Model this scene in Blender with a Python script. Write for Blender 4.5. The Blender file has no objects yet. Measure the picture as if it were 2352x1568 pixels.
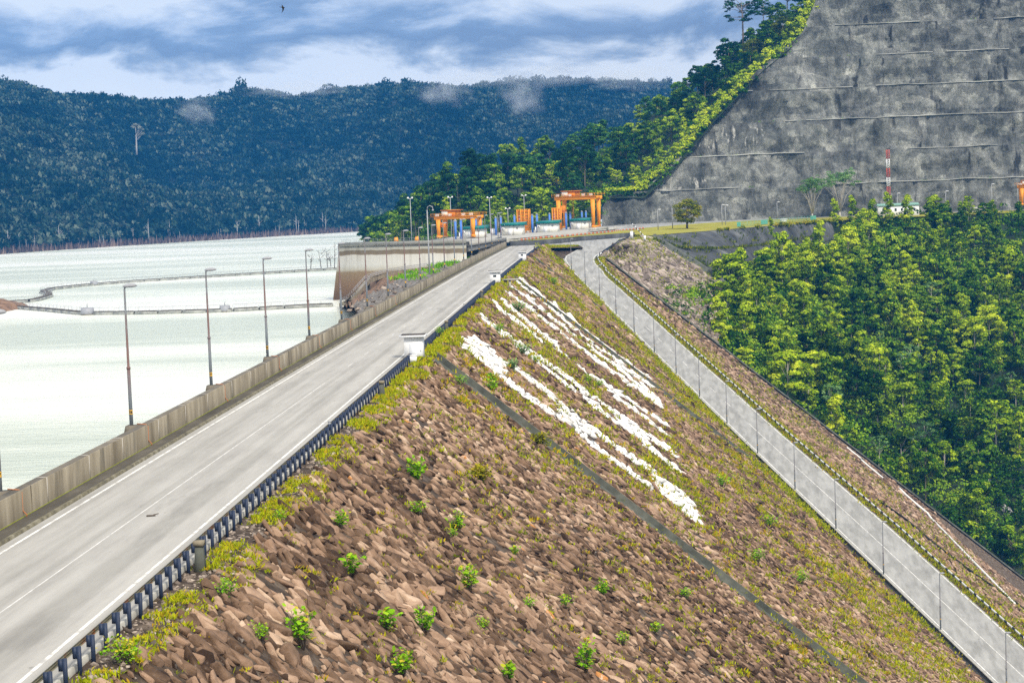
import bpy, math, random
import numpy as np
R_ = np.random.RandomState
C = bpy.context.scene.collection
sc = bpy.context.scene

# ------------------------------------------------------------------ camera model (metres, x across the dam, y along the crest, z up; crest road at z = 0)
F, CX, CY, HC, K = 4500.0, 1176.0, 784.0, 17.3, 1.7415
def _basis():
    y = np.array([(1362-CX)/F, -(444-CY)/F, 1.0]); y /= np.linalg.norm(y)
    u = np.array([-math.sin(.038), math.cos(.038), 0.0])
    u[2] = -(u[0]*y[0]+u[1]*y[1])/y[2]; u /= np.linalg.norm(u)
    x = np.cross(y, u)
    if x[0] < 0: x = -x
    return np.array([x, y, u])
BB = _basis(); CAM = np.array([0, 0, HC])
def ray(px, py): return BB @ np.array([(px-CX)/F, -(py-CY)/F, 1.0])
def at_z(px, py, z): d = ray(px, py); return CAM + d*((z-HC)/d[2])
def at_y(px, py, y): d = ray(px, py); return CAM + d*(y/d[1])
def proj(P):
    c = (np.asarray(P, float)-CAM) @ BB
    return np.stack([CX+F*c[..., 0]/c[..., 2], CY-F*c[..., 1]/c[..., 2], c[..., 2]], -1)

cam = bpy.data.cameras.new('camera'); co = bpy.data.objects.new('camera', cam); C.objects.link(co)
cam.sensor_width = 36; cam.lens = 36*F/2352; cam.clip_start = 1; cam.clip_end = 20000
from mathutils import Matrix, Vector, noise as mnoise
M3 = Matrix((( *BB[:, 0],), (*BB[:, 1],), (*(-BB[:, 2]),))).transposed()
co.matrix_world = Matrix.Translation((0, 0, HC)) @ M3.to_4x4()
sc.camera = co

# ------------------------------------------------------------------ mesh helpers
class MB:
    def __init__(s): s.V = []; s.F = []; s.M = []; s.A = []; s.n = 0
    def add(s, V, Fs, m=0, a=0.5):
        V = np.asarray(V, float).reshape(-1, 3); Fs = np.asarray(Fs, int)
        s.V.append(V); s.F.append(Fs+s.n); k = len(Fs)
        s.M.append(np.full(k, m, int) if np.isscalar(m) else np.asarray(m)); s.A.append(np.full(k, a, float) if np.isscalar(a) else np.asarray(a))
        s.n += len(V); return s
    def box(s, x0, x1, y0, y1, z0, z1, m=0, fr=None, a=.5):
        V = np.array([[x, y, z] for z in (z0, z1) for y in (y0, y1) for x in (x0, x1)], float)
        if fr is not None: V = fr(V)
        return s.add(V, [[0, 2, 3, 1], [4, 5, 7, 6], [0, 1, 5, 4], [2, 6, 7, 3], [0, 4, 6, 2], [1, 3, 7, 5]], m, a)
    def frus(s, b, t, z0, z1, m=0, fr=None):      # tapered box: b,t = (x0,x1,y0,y1)
        V = np.array([[x, y, z] for q, z in ((b, z0), (t, z1)) for y in q[2:] for x in q[:2]], float)
        if fr is not None: V = fr(V)
        return s.add(V, [[0, 2, 3, 1], [4, 5, 7, 6], [0, 1, 5, 4], [2, 6, 7, 3], [0, 4, 6, 2], [1, 3, 7, 5]], m)
    def tube(s, P, r, n=6, m=0, a=.5, cap=True):
        P = np.asarray(P, float); k = len(P); r = np.full(k, r, float) if np.isscalar(r) else np.asarray(r, float)
        T = np.gradient(P, axis=0); T /= np.linalg.norm(T, axis=1)[:, None]+1e-9
        ref = np.array([.62, .55, .56])
        U = np.cross(T, ref); U /= np.linalg.norm(U, axis=1)[:, None]+1e-9; W = np.cross(T, U)
        an = np.arange(n)/n*2*math.pi
        V = P[:, None]+r[:, None, None]*(U[:, None]*np.cos(an)[None, :, None]+W[:, None]*np.sin(an)[None, :, None])
        Fs = [[i*n+j, i*n+(j+1) % n, (i+1)*n+(j+1) % n, (i+1)*n+j] for i in range(k-1) for j in range(n)]
        V = V.reshape(-1, 3)
        s.add(V, Fs, m, a)
        if cap:
            for f in (list(range(n))[::-1], [(k-1)*n+j for j in range(n)]):
                s.F.append(np.array([f])+s.n-k*n); s.M.append(np.array([m])); s.A.append(np.array([a]))
        return s
    def grid(s, P, m=0, a=.5):                    # P: (i,j,3)
        P = np.asarray(P, float); i, j = P.shape[:2]
        q = np.arange(i*j).reshape(i, j)
        Fs = np.stack([q[:-1, :-1], q[1:, :-1], q[1:, 1:], q[:-1, 1:]], -1).reshape(-1, 4)
        return s.add(P.reshape(-1, 3), Fs, m, a)
    def poly(s, P, m=0): return s.add(P, [list(range(len(P)))], m)
    def mesh(s, name, mats, smooth=False):
        me = bpy.data.meshes.new(name)
        V = np.concatenate(s.V); me.vertices.add(len(V)); me.vertices.foreach_set('co', V.astype(np.float32).ravel())
        sizes = np.concatenate([np.full(len(f), f.shape[1], int) for f in s.F]); loops = np.concatenate([f.ravel() for f in s.F])
        me.loops.add(len(loops)); me.loops.foreach_set('vertex_index', loops.astype(np.int32))
        me.polygons.add(len(sizes)); st = np.concatenate([[0], np.cumsum(sizes)[:-1]])
        me.polygons.foreach_set('loop_start', st.astype(np.int32))
        me.polygons.foreach_set('material_index', np.concatenate(s.M).astype(np.int32))
        if smooth: me.polygons.foreach_set('use_smooth', np.ones(len(sizes), bool))
        at = me.attributes.new('rnd', 'FLOAT', 'FACE'); at.data.foreach_set('value', np.concatenate(s.A).astype(np.float32))
        for mm in (mats if isinstance(mats, (list, tuple)) else [mats]): me.materials.append(mm)
        me.update(calc_edges=True); me.validate(); return me
    def build(s, name, mats, parent=None, smooth=False): return link(name, s.mesh(name, mats, smooth), parent)
def link(name, me, parent=None):
    o = bpy.data.objects.new(name, me); C.objects.link(o)
    if parent: o.parent = parent
    return o
def thing(name, label, cat, loc=(0, 0, 0), rz=0, group=None):
    o = bpy.data.objects.new(name, None); C.objects.link(o); o.location = loc; o.rotation_euler = (0, 0, rz)
    return tag(o, label, cat, group)
def tag(o, label, cat, group=None, kind=None):
    o['label'] = label; o['category'] = cat
    if group: o['group'] = group
    if kind: o['kind'] = kind
    return o
def struct(o, kind='structure', label=None, cat=None):
    o['kind'] = kind
    if label: o['label'] = label; o['category'] = cat
    return o
def dup(root, loc, rz=0, label=None, scale=None):
    r = root.copy(); C.objects.link(r); r.location = loc; r.rotation_euler = (0, 0, rz)
    if scale is not None: r.scale = scale
    if label: r['label'] = label
    for ch in root.children:
        c = ch.copy(); C.objects.link(c); c.parent = r
        for g in ch.children:
            d = g.copy(); C.objects.link(d); d.parent = c
    return r
def rotz(a, off=(0, 0, 0)):
    c, s_ = math.cos(a), math.sin(a); o = np.asarray(off, float)
    return lambda V: np.stack([V[:, 0]*c-V[:, 1]*s_, V[:, 0]*s_+V[:, 1]*c, V[:, 2]], 1)+o
def fnoise(P, sc_=1., oct=4, seed=0.):
    return np.array([mnoise.fractal(Vector((p[0]*sc_+seed, p[1]*sc_, p[2]*sc_)), 1.0, 2.0, oct) for p in np.asarray(P).reshape(-1, 3)])
ORD = ['first', 'second', 'third', 'fourth', 'fifth', 'sixth', 'seventh', 'eighth', 'ninth', 'tenth', 'eleventh', 'twelfth', 'thirteenth', 'fourteenth', 'fifteenth', 'sixteenth', 'seventeenth', 'eighteenth', 'nineteenth', 'twentieth', 'twenty-first', 'twenty-second', 'twenty-third', 'twenty-fourth']

# ------------------------------------------------------------------ materials
def nodes(name):
    m = bpy.data.materials.new(name); m.use_nodes = True; nt = m.node_tree; nt.nodes.clear()
    out = nt.nodes.new('ShaderNodeOutputMaterial'); return m, nt, out
def ramp(nt, stops, fac=None):
    r = nt.nodes.new('ShaderNodeValToRGB'); e = r.color_ramp.elements
    while len(e) < len(stops): e.new(.5)
    for q, (p, c) in zip(e, stops): q.position = p; q.color = (*c, 1)
    if fac is not None: nt.links.new(fac, r.inputs[0])
    return r.outputs[0]
def noisef(nt, scale, detail=5, rough=.6, stretch=(1, 1, 1), coord='Object', dist=0):
    tc = nt.nodes.new('ShaderNodeTexCoord'); mp = nt.nodes.new('ShaderNodeMapping'); mp.inputs['Scale'].default_value = stretch
    n = nt.nodes.new('ShaderNodeTexNoise'); n.inputs['Scale'].default_value = scale; n.inputs['Detail'].default_value = detail; n.inputs['Roughness'].default_value = rough; n.inputs['Distortion'].default_value = dist
    nt.links.new(tc.outputs[coord], mp.inputs[0]); nt.links.new(mp.outputs[0], n.inputs['Vector']); return n.outputs[0]
def mixc(nt, a, b, fac, mode='MIX'):
    x = nt.nodes.new('ShaderNodeMix'); x.data_type = 'RGBA'; x.blend_type = mode
    for sk, v in ((x.inputs['Factor'], fac), (x.inputs['A'], a), (x.inputs['B'], b)):
        if hasattr(v, 'node'): nt.links.new(v, sk)
        else: sk.default_value = v if np.isscalar(v) else (*v, 1)
    return x.outputs['Result']
def math_(nt, op, a, b=None, clamp=False):
    x = nt.nodes.new('ShaderNodeMath'); x.operation = op; x.use_clamp = clamp
    for i, v in enumerate((a, b)):
        if v is None: continue
        if hasattr(v, 'node'): nt.links.new(v, x.inputs[i])
        else: x.inputs[i].default_value = v
    return x.outputs[0]
def bump(nt, h, strength=.4, dist=.1):
    b = nt.nodes.new('ShaderNodeBump'); b.inputs['Strength'].default_value = strength; b.inputs['Distance'].default_value = dist
    nt.links.new(h, b.inputs['Height']); return b.outputs[0]
def princ(nt, out, col, rough=.8, metal=0, normal=None, spec=.3):
    p = nt.nodes.new('ShaderNodeBsdfPrincipled')
    if hasattr(col, 'node'): nt.links.new(col, p.inputs['Base Color'])
    else: p.inputs['Base Color'].default_value = (*col, 1)
    p.inputs['Roughness'].default_value = rough; p.inputs['Metallic'].default_value = metal; p.inputs['Specular IOR Level'].default_value = spec
    if normal is not None: nt.links.new(normal, p.inputs['Normal'])
    nt.links.new(p.outputs[0], out.inputs[0]); return p
def mat(name, stops, scale=1., detail=5, stretch=(1, 1, 1), rough=.8, metal=0, bmp=0, bscale=None, bdist=.05, coord='Object', nrough=.6, dirt=None, spec=.3):
    m, nt, out = nodes(name)
    if isinstance(stops[0], (int, float)): stops = [(.3, tuple(c*.88 for c in stops)), (.7, tuple(min(1, c*1.1) for c in stops))]
    n = noisef(nt, scale, detail, nrough, stretch, coord); col = ramp(nt, stops, n)
    if dirt:                                      # (colour, scale, stretch, lo, hi)
        d = noisef(nt, dirt[1], 6, .65, dirt[2], coord); f = ramp(nt, [(dirt[3], (0, 0, 0)), (dirt[4], (1, 1, 1))], d)
        col = mixc(nt, col, dirt[0], f)
    nb = None
    if bmp: nb = bump(nt, noisef(nt, bscale or scale*4, 5, .65, (1, 1, 1), coord), bmp, bdist)
    princ(nt, out, col, rough, metal, nb, spec); return m
def attr(nt, name='rnd'):
    a = nt.nodes.new('ShaderNodeAttribute'); a.attribute_name = name; return a.outputs['Fac']
def mat_attr(name, stops, var=.25, scale=2., rough=.9, bmp=.0, bscale=6, stretch=(1, 1, 1), bdist=.08, spots=None):
    m, nt, out = nodes(name); n = noisef(nt, scale, 5, .65, stretch)
    f = math_(nt, 'ADD', attr(nt), math_(nt, 'MULTIPLY', math_(nt, 'SUBTRACT', n, .5), var*2), True)
    col = ramp(nt, stops, f)
    if spots:
        s_ = ramp(nt, [(spots[2], (0, 0, 0)), (spots[3], (1, 1, 1))], noisef(nt, spots[1], 5, .7)); col = mixc(nt, col, spots[0], s_)
    nb = bump(nt, noisef(nt, bscale, 6, .7), bmp, bdist) if bmp else None
    princ(nt, out, col, rough, 0, nb, .2); return m
def leafmat(name, stops, orand=.3, trans=.22):
    m, nt, out = nodes(name); oi = nt.nodes.new('ShaderNodeObjectInfo')
    oc = nt.nodes.new('ShaderNodeSeparateColor'); nt.links.new(oi.outputs['Color'], oc.inputs[0])
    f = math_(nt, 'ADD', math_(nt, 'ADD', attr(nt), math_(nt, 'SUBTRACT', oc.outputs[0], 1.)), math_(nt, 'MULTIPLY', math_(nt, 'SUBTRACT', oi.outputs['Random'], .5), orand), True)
    col = ramp(nt, stops, f)
    d = nt.nodes.new('ShaderNodeBsdfDiffuse'); t = nt.nodes.new('ShaderNodeBsdfTranslucent'); x = nt.nodes.new('ShaderNodeMixShader'); x.inputs[0].default_value = trans
    nt.links.new(col, d.inputs[0]); nt.links.new(col, t.inputs[0]); nt.links.new(d.outputs[0], x.inputs[1]); nt.links.new(t.outputs[0], x.inputs[2]); nt.links.new(x.outputs[0], out.inputs[0])
    return m

m_asph = mat('pale_asphalt', [(.3, (.31, .3, .28)), (.5, (.375, .365, .34)), (.7, (.43, .42, .395))], .5, 9, (1, .1, 1), .85, 0, .4, 10, .03, nrough=.72, dirt=((.2, .195, .18), .22, (1, .12, 1), .54, .78))
m_asph2 = mat('grey_asphalt', [(.3, (.25, .25, .245)), (.5, (.31, .31, .3)), (.7, (.38, .38, .365))], .3, 10, (1, .2, 1), .85, 0, .4, 8, .03, nrough=.74, dirt=((.18, .178, .17), .14, (1, .25, 1), .54, .76))
m_linef = mat('faded_road_paint', [(.35, (.42, .415, .395)), (.6, (.62, .61, .59))], .8, 8)
def roadmat(name, lo, mid, hi):
    m, nt, out = nodes(name); n = noisef(nt, .6, 10, .74, (1, .12, 1)); col = ramp(nt, [(.3, lo), (.5, mid), (.7, hi)], n)
    w = ramp(nt, [(.4, (.8, .8, .79)), (.55, (1, 1, 1)), (.68, (1.06, 1.06, 1.05))], noisef(nt, 1., 3, .5, (.8, .006, 1))); col = mixc(nt, col, w, 1., 'MULTIPLY')
    k = ramp(nt, [(.6, (0, 0, 0)), (.72, (1, 1, 1))], noisef(nt, .35, 6, .62, (1, .16, 1))); col = mixc(nt, col, tuple(c*.55 for c in mid), math_(nt, 'MULTIPLY', k, .7))
    sp_ = ramp(nt, [(.7, (0, 0, 0)), (.74, (1, 1, 1))], noisef(nt, 1.6, 3, .5, (1, .45, 1))); col = mixc(nt, col, tuple(c*.5 for c in mid), math_(nt, 'MULTIPLY', sp_, .6))
    princ(nt, out, col, .85, 0, bump(nt, noisef(nt, 9, 4, .7), .4, .03)); return m
m_asph = roadmat('pale_asphalt', (.29, .28, .262), (.365, .355, .332), (.42, .41, .385)); m_asph2 = roadmat('grey_asphalt', (.25, .25, .245), (.315, .315, .305), (.38, .38, .365))
m_line = mat('road_paint', [(.36, (.4, .39, .37)), (.5, (.66, .65, .62)), (.75, (.8, .79, .76))], 1.1, 9)
m_conc = mat('weathered_concrete', [(.3, (.15, .125, .085)), (.48, (.25, .215, .155)), (.7, (.38, .335, .25))], .5, 7, (1, 1, .22), .9, 0, .3, 8, .03, dirt=((.06, .055, .04), .45, (1, 1, .14), .52, .72))
m_conc_top = mat('coping_concrete', [(.35, (.07, .065, .055)), (.6, (.16, .14, .11)), (.8, (.27, .24, .19))], .4, 7, (1, .5, 1), .9)
m_seam = mat('joint_filler', (.5, .47, .42), 2.)
m_walk = mat('dark_walkway', [(.3, (.04, .036, .03)), (.55, (.085, .076, .06)), (.75, (.15, .135, .11))], .5, 8, (1, .25, 1), .95, 0, .3, 8, .03)
m_kerb = mat('mossy_kerb', [(.3, (.06, .055, .04)), (.5, (.14, .125, .08)), (.7, (.25, .23, .17))], 1.2, 6)
m_pale = mat('pale_concrete', [(.3, (.3, .29, .26)), (.7, (.46, .45, .41))], .6, 6, (1, 1, .4), .9)
m_chan = mat('stained_channel_concrete', [(.3, (.05, .055, .048)), (.55, (.11, .118, .1)), (.8, (.2, .21, .18))], .5, 7, (1, .5, 1), .95)
m_gut = mat('dark_gutter', [(.3, (.025, .025, .022)), (.7, (.075, .075, .068))], .6, 6)
m_navy = mat('navy_paint', [(.3, (.013, .022, .05)), (.6, (.022, .037, .08)), (.85, (.045, .06, .10))], 3., 6, rough=.55)
m_galv = mat('galvanised_beam', [(.3, (.13, .115, .07)), (.52, (.21, .19, .12)), (.64, (.2, .075, .02))], 1.4, 6, rough=.5)
m_white = mat('white_render', [(.3, (.72, .73, .75)), (.7, (.84, .85, .86))], .8, 5, (1, 1, .3))
m_wdoor = mat('white_panel', (.72, .75, .8), 1.)
m_dark = mat('dark_glass', (.02, .03, .035), 2., rough=.2)
m_roofd = mat('dark_roof', (.07, .06, .055), 2.)
m_soil = mat('brown_soil', [(.3, (.03, .02, .014)), (.5, (.1, .068, .046)), (.62, (.2, .16, .12)), (.8, (.3, .27, .22))], 1.3, 8, (1, 1, 1), .95, 0, .6, 2., .15)
m_rock = mat_attr('brown_rock', [(0, (.035, .02, .013)), (.25, (.135, .085, .055)), (.55, (.31, .2, .135)), (.8, (.48, .34, .24)), (.96, (.62, .48, .37)), (1, (.5, .23, .08))], .34, 1.3, .92, .9, 5, spots=((.42, .38, .34), 1.7, .62, .8))
m_soild = mat('soil_darkened_as_gap_shade', [(.3, (.02, .014, .01)), (.5, (.06, .042, .03)), (.66, (.13, .1, .075)), (.8, (.2, .17, .135))], 1.1, 8, (1, 1, 1), .95, 0, .6, 2., .15)  # soil colour darkened so the gaps between rocks read as shaded
m_rock2 = mat_attr('tan_rock', [(0, (.05, .04, .035)), (.3, (.15, .12, .1)), (.6, (.27, .22, .185)), (1, (.5, .42, .35))], .2, 1., .92, .4, 4)
m_wrock = mat_attr('white_painted_rock', [(0, (.66, .65, .62)), (.5, (.82, .81, .79)), (1, (.88, .88, .86))], .3, 2., .85, .5, 5, spots=((.36, .32, .27), 1.1, .58, .74))
m_bank = mat('eroded_soil', [(.3, (.07, .045, .03)), (.5, (.2, .12, .075)), (.7, (.32, .2, .13))], .25, 8, (1, 1, .5), .95, 0, .7, 1., .3)
m_rubble = mat('grey_rubble', [(.3, (.06, .05, .045)), (.5, (.17, .155, .14)), (.7, (.28, .26, .24))], .5, 9, (1, 1, 1), .95, 0, .9, 1.2, .3)
m_orange = mat('orange_paint', [(.3, (.82, .3, .015)), (.7, (.9, .36, .025))], .6, 5, rough=.5)
m_orust = mat('rusty_orange_lattice', [(.35, (.5, .15, .015)), (.6, (.75, .26, .02))], .8, 6)
m_blue = mat('blue_paint', [(.3, (.06, .17, .55)), (.7, (.09, .23, .65))], 1., 4, rough=.5)
m_teal = mat('teal_roof', [(.3, (.004, .14, .14)), (.7, (.01, .2, .19))], .8, 4, rough=.5)
m_cream = mat('cream_wall', [(.3, (.82, .81, .74)), (.7, (.88, .87, .8))], .7, 4)
m_grey = mat('grey_metal', (.34, .35, .37), 2., rough=.5)
m_lamp = mat('lamp_head_grey', (.3, .31, .34), 2., rough=.5)
m_yel = mat('yellow_band', (.75, .42, .02), 3.)
m_black = mat('black_paint', (.02, .02, .02), 2.)
m_redw = mat('mast_red', (.5, .1, .07), 1.)
m_rust = mat('rust', [(.3, (.12, .035, .015)), (.7, (.3, .09, .04))], 2.)
m_pipeo = mat('orange_conduit', (.4, .16, .07), 3.)
m_wpipe = mat('white_pipe', (.75, .75, .72), 2.)
m_lawn = mat('yellow_lawn', [(.3, (.2, .17, .02)), (.55, (.3, .29, .03)), (.75, (.36, .25, .05))], .12, 7, (1, .4, 1), .95)
m_barr = mat('dam_barrier_red', (.5, .16, .08), 1.)
m_pont = mat('pontoon_grey', [(.3, (.2, .21, .2)), (.7, (.42, .43, .4))], .8, 4)
m_deckb = mat('boom_deck_brown', (.09, .075, .06), 1.)
m_bark = mat('bark', [(.3, (.1, .075, .055)), (.7, (.24, .2, .16))], 1.5, 5, (1, 1, .3))
m_barkp = mat('pale_bark', [(.3, (.34, .31, .28)), (.7, (.55, .52, .48))], 1.5, 5, (1, 1, .3))
m_deadw = mat('bleached_wood', (.34, .33, .33), 1.)
m_twig = mat('dark_twig', (.1, .08, .065), 1.)

def polemat(name='rusting_steel', amt=1.):
    m, nt, out = nodes(name); tc = nt.nodes.new('ShaderNodeTexCoord'); s = nt.nodes.new('ShaderNodeSeparateXYZ'); nt.links.new(tc.outputs['Object'], s.inputs[0])
    oi = nt.nodes.new('ShaderNodeObjectInfo')
    n = noisef(nt, 2.2, 6, .7, (1, 1, .35))
    z = math_(nt, 'ADD', math_(nt, 'MULTIPLY', s.outputs['Z'], .1), math_(nt, 'MULTIPLY', math_(nt, 'SUBTRACT', oi.outputs['Random'], .5), .25))
    band = ramp(nt, [(.2, (0, 0, 0)), (.45, (1, 1, 1)), (.62, (1, 1, 1)), (.95, (.35, .35, .35))], z)
    f = math_(nt, 'MULTIPLY', band, ramp(nt, [(.38, (0, 0, 0)), (.5, (1, 1, 1))], n))
    col = mixc(nt, (.21, .24, .27), (.16, .055, .032), math_(nt, 'MULTIPLY', f, amt)); princ(nt, out, col, .6, .1); return m
m_pole = polemat('rusting_steel', .75); m_pole2 = polemat('lightly_rusted_steel', .3)

def cliffmat():
    m, nt, out = nodes('shotcrete_face')
    big = noisef(nt, .05, 12, .78, (1, 1, .7), dist=.6); col = ramp(nt, [(.32, (.055, .059, .055)), (.44, (.17, .18, .165)), (.54, (.32, .33, .305)), (.64, (.6, .61, .56))], big)
    st = ramp(nt, [(.54, (0, 0, 0)), (.68, (1, 1, 1))], noisef(nt, .45, 7, .66, (1, 1, .1)))
    col = mixc(nt, col, (.42, .41, .38), math_(nt, 'MULTIPLY', st, .6))
    dk = ramp(nt, [(.53, (0, 0, 0)), (.68, (1, 1, 1))], noisef(nt, .12, 6, .6, (1, 1, .16), dist=.5)); col = mixc(nt, col, (.028, .028, .028), math_(nt, 'MULTIPLY', dk, .7))
    fine = ramp(nt, [(.3, (.5, .5, .5)), (.7, (1.0, 1.0, 1.0))], noisef(nt, .5, 8, .7)); col = mixc(nt, col, fine, .75, 'MULTIPLY')
    tc = nt.nodes.new('ShaderNodeTexCoord'); mp = nt.nodes.new('ShaderNodeMapping'); mp.inputs['Scale'].default_value = (.16, .05, .26); nt.links.new(tc.outputs['Object'], mp.inputs[0])
    vo = nt.nodes.new('ShaderNodeTexVoronoi'); vo.distance = 'CHEBYCHEV'; vo.inputs['Scale'].default_value = 1; vo.inputs['Randomness'].default_value = .9; nt.links.new(mp.outputs[0], vo.inputs['Vector'])
    sv = nt.nodes.new('ShaderNodeSeparateColor'); nt.links.new(vo.outputs['Color'], sv.inputs[0]); col = mixc(nt, col, ramp(nt, [(.1, (.45, .45, .46)), (.55, (.95, .95, .95)), (.8, (1.25, 1.24, 1.2)), (.95, (1.7, 1.68, 1.6))], sv.outputs[0]), .55, 'MULTIPLY')
    sx = nt.nodes.new('ShaderNodeSeparateXYZ'); nt.links.new(tc.outputs['Object'], sx.inputs[0])
    def band(sock, a, c, w): 
        lo = nt.nodes.new('ShaderNodeMapRange'); lo.inputs[1].default_value = a; lo.inputs[2].default_value = a+w; nt.links.new(sock, lo.inputs[0]); hi_ = nt.nodes.new('ShaderNodeMapRange'); hi_.inputs[1].default_value = c; hi_.inputs[2].default_value = c-w; nt.links.new(sock, hi_.inputs[0]); return math_(nt, 'MULTIPLY', lo.outputs[0], hi_.outputs[0])
    drip = ramp(nt, [(.56, (0, 0, 0)), (.63, (1, 1, 1))], noisef(nt, .55, 3, .5, (1, 1, .13)))
    zone = math_(nt, 'ADD', math_(nt, 'MULTIPLY', band(sx.outputs['X'], 38, 92, 8), band(sx.outputs['Z'], 36, 50, 3)), math_(nt, 'MULTIPLY', band(sx.outputs['X'], 15, 64, 8), band(sx.outputs['Z'], 16.5, 24, 2)), True)
    col = mixc(nt, col, (.6, .59, .54), math_(nt, 'MULTIPLY', drip, zone))
    seep = ramp(nt, [(.6, (0, 0, 0)), (.66, (1, 1, 1))], noisef(nt, .13, 4, .55, (1, 1, .1))); col = mixc(nt, col, (.012, .012, .013), math_(nt, 'MULTIPLY', math_(nt, 'MULTIPLY', seep, band(sx.outputs['X'], 120, 400, 10)), .85))
    nb = bump(nt, noisef(nt, .22, 12, .76, (1, 1, .7)), 1., 4.)
    princ(nt, out, col, .92, 0, nb, .2); return m
m_cliff = cliffmat()
m_ledge = mat('bench_kerb', [(.35, (.16, .165, .15)), (.55, (.4, .4, .37)), (.75, (.6, .6, .55))], .05, 6)
m_cutw = mat('dark_cut_wall', [(.3, (.028, .03, .034)), (.55, (.085, .09, .095)), (.75, (.2, .205, .205))], .12, 8, (1, 1, .4), .92, 0, .7, .6, .6, dirt=((.02, .022, .022), .3, (1, 1, .1), .55, .75))

def waterm():
    m, nt, out = nodes('silty_water_sky_sheen')
    w1 = noisef(nt, .75, 5, .65, (.3, 1, 1)); w2 = noisef(nt, .05, 4, .55, (.35, 1, 1))
    h = math_(nt, 'ADD', w1, math_(nt, 'MULTIPLY', w2, .6))
    nb = bump(nt, h, .9, .6)
    patch = ramp(nt, [(.38, (.5, .55, .46)), (.48, (.68, .72, .62)), (.58, (.8, .81, .74))], noisef(nt, .012, 6, .66, (.2, 1, 1)))  # silt tint whitened to stand in for bright sky reflected on the water
    p = princ(nt, out, patch, .2, 0, nb, .5); p.inputs['IOR'].default_value = 1.33; return m
m_water = waterm()
def wallstain():
    m, nt, out = nodes('intake_wall_concrete')
    tc = nt.nodes.new('ShaderNodeTexCoord'); s = nt.nodes.new('ShaderNodeSeparateXYZ'); nt.links.new(tc.outputs['Object'], s.inputs[0])
    n = noisef(nt, .25, 6, .6, (1, 1, .5))
    z = math_(nt, 'ADD', math_(nt, 'MULTIPLY', math_(nt, 'ADD', s.outputs['Z'], 12.), 1/18.), math_(nt, 'MULTIPLY', math_(nt, 'SUBTRACT', n, .5), .05))
    col = ramp(nt, [(0, (.16, .09, .05)), (.3, (.25, .155, .085)), (.5, (.29, .21, .12)), (.54, (.5, .47, .38)), (.62, (.6, .59, .53)), (.77, (.56, .54, .48)), (.785, (.2, .155, .1)), (.845, (.17, .14, .095)), (.86, (.4, .39, .33)), (.93, (.34, .34, .3)), (.96, (.24, .245, .23)), (1, (.26, .265, .25))], z)
    d = ramp(nt, [(.5, (1, 1, 1)), (.75, (.55, .52, .47))], noisef(nt, .6, 6, .65, (1, 1, .12))); col = mixc(nt, col, d, .8, 'MULTIPLY')
    princ(nt, out, col, .9); return m
m_intake = wallstain()
G_BRIGHT = [(0, (.02, .055, .003)), (.35, (.15, .26, .007)), (.65, (.38, .52, .014)), (1, (.62, .68, .04))]
G_MID = [(0, (.006, .02, .004)), (.35, (.03, .1, .007)), (.65, (.14, .27, .01)), (1, (.4, .52, .028))]
G_DARK = [(0, (.004, .016, .007)), (.4, (.014, .055, .016)), (.7, (.035, .12, .028)), (1, (.1, .23, .04))]
G_OLIVE = [(0, (.03, .05, .004)), (.4, (.12, .16, .008)), (.7, (.27, .28, .015)), (1, (.45, .34, .03))]
m_lbri = leafmat('bright_leaves', G_BRIGHT, .25); m_lmid = leafmat('green_leaves', G_MID, .3); m_ldark = leafmat('dark_leaves', G_DARK, .3)
m_loliv = leafmat('olive_leaves', G_OLIVE, .2)
m_lpale = leafmat('pale_grey_green_leaves', [(0, (.05, .12, .035)), (.5, (.15, .29, .09)), (1, (.32, .48, .18))], .2)
m_lfar = leafmat('far_forest_leaves', [(0, (.002, .008, .007)), (.4, (.008, .024, .018)), (.75, (.04, .07, .05)), (1, (.13, .16, .12))], 0, .2)
m_grass = leafmat('yellow_green_grass', [(0, (.09, .12, .006)), (.4, (.25, .31, .008)), (.75, (.46, .5, .015)), (1, (.55, .34, .03))], 0, .3)
m_shrub = leafmat('shrub_leaves', [(0, (.04, .16, .004)), (.5, (.16, .42, .01)), (.85, (.36, .6, .03)), (1, (.6, .5, .05))], .15, .3)
m_under = leafmat('undergrowth_leaves', [(0, (.005, .016, .003)), (.4, (.024, .085, .006)), (.7, (.09, .22, .012)), (1, (.28, .42, .025))], 0, .2)
m_mount = mat('mountain_soil', (.006, .012, .008), .05)
m_forestfloor = mat('forest_floor', [(.3, (.008, .018, .007)), (.7, (.03, .05, .018))], .2, 6)
m_brush = mat_attr('shore_brush', [(0, (.05, .032, .03)), (.5, (.12, .08, .07)), (1, (.22, .16, .13))], .1, 1.)
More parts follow.
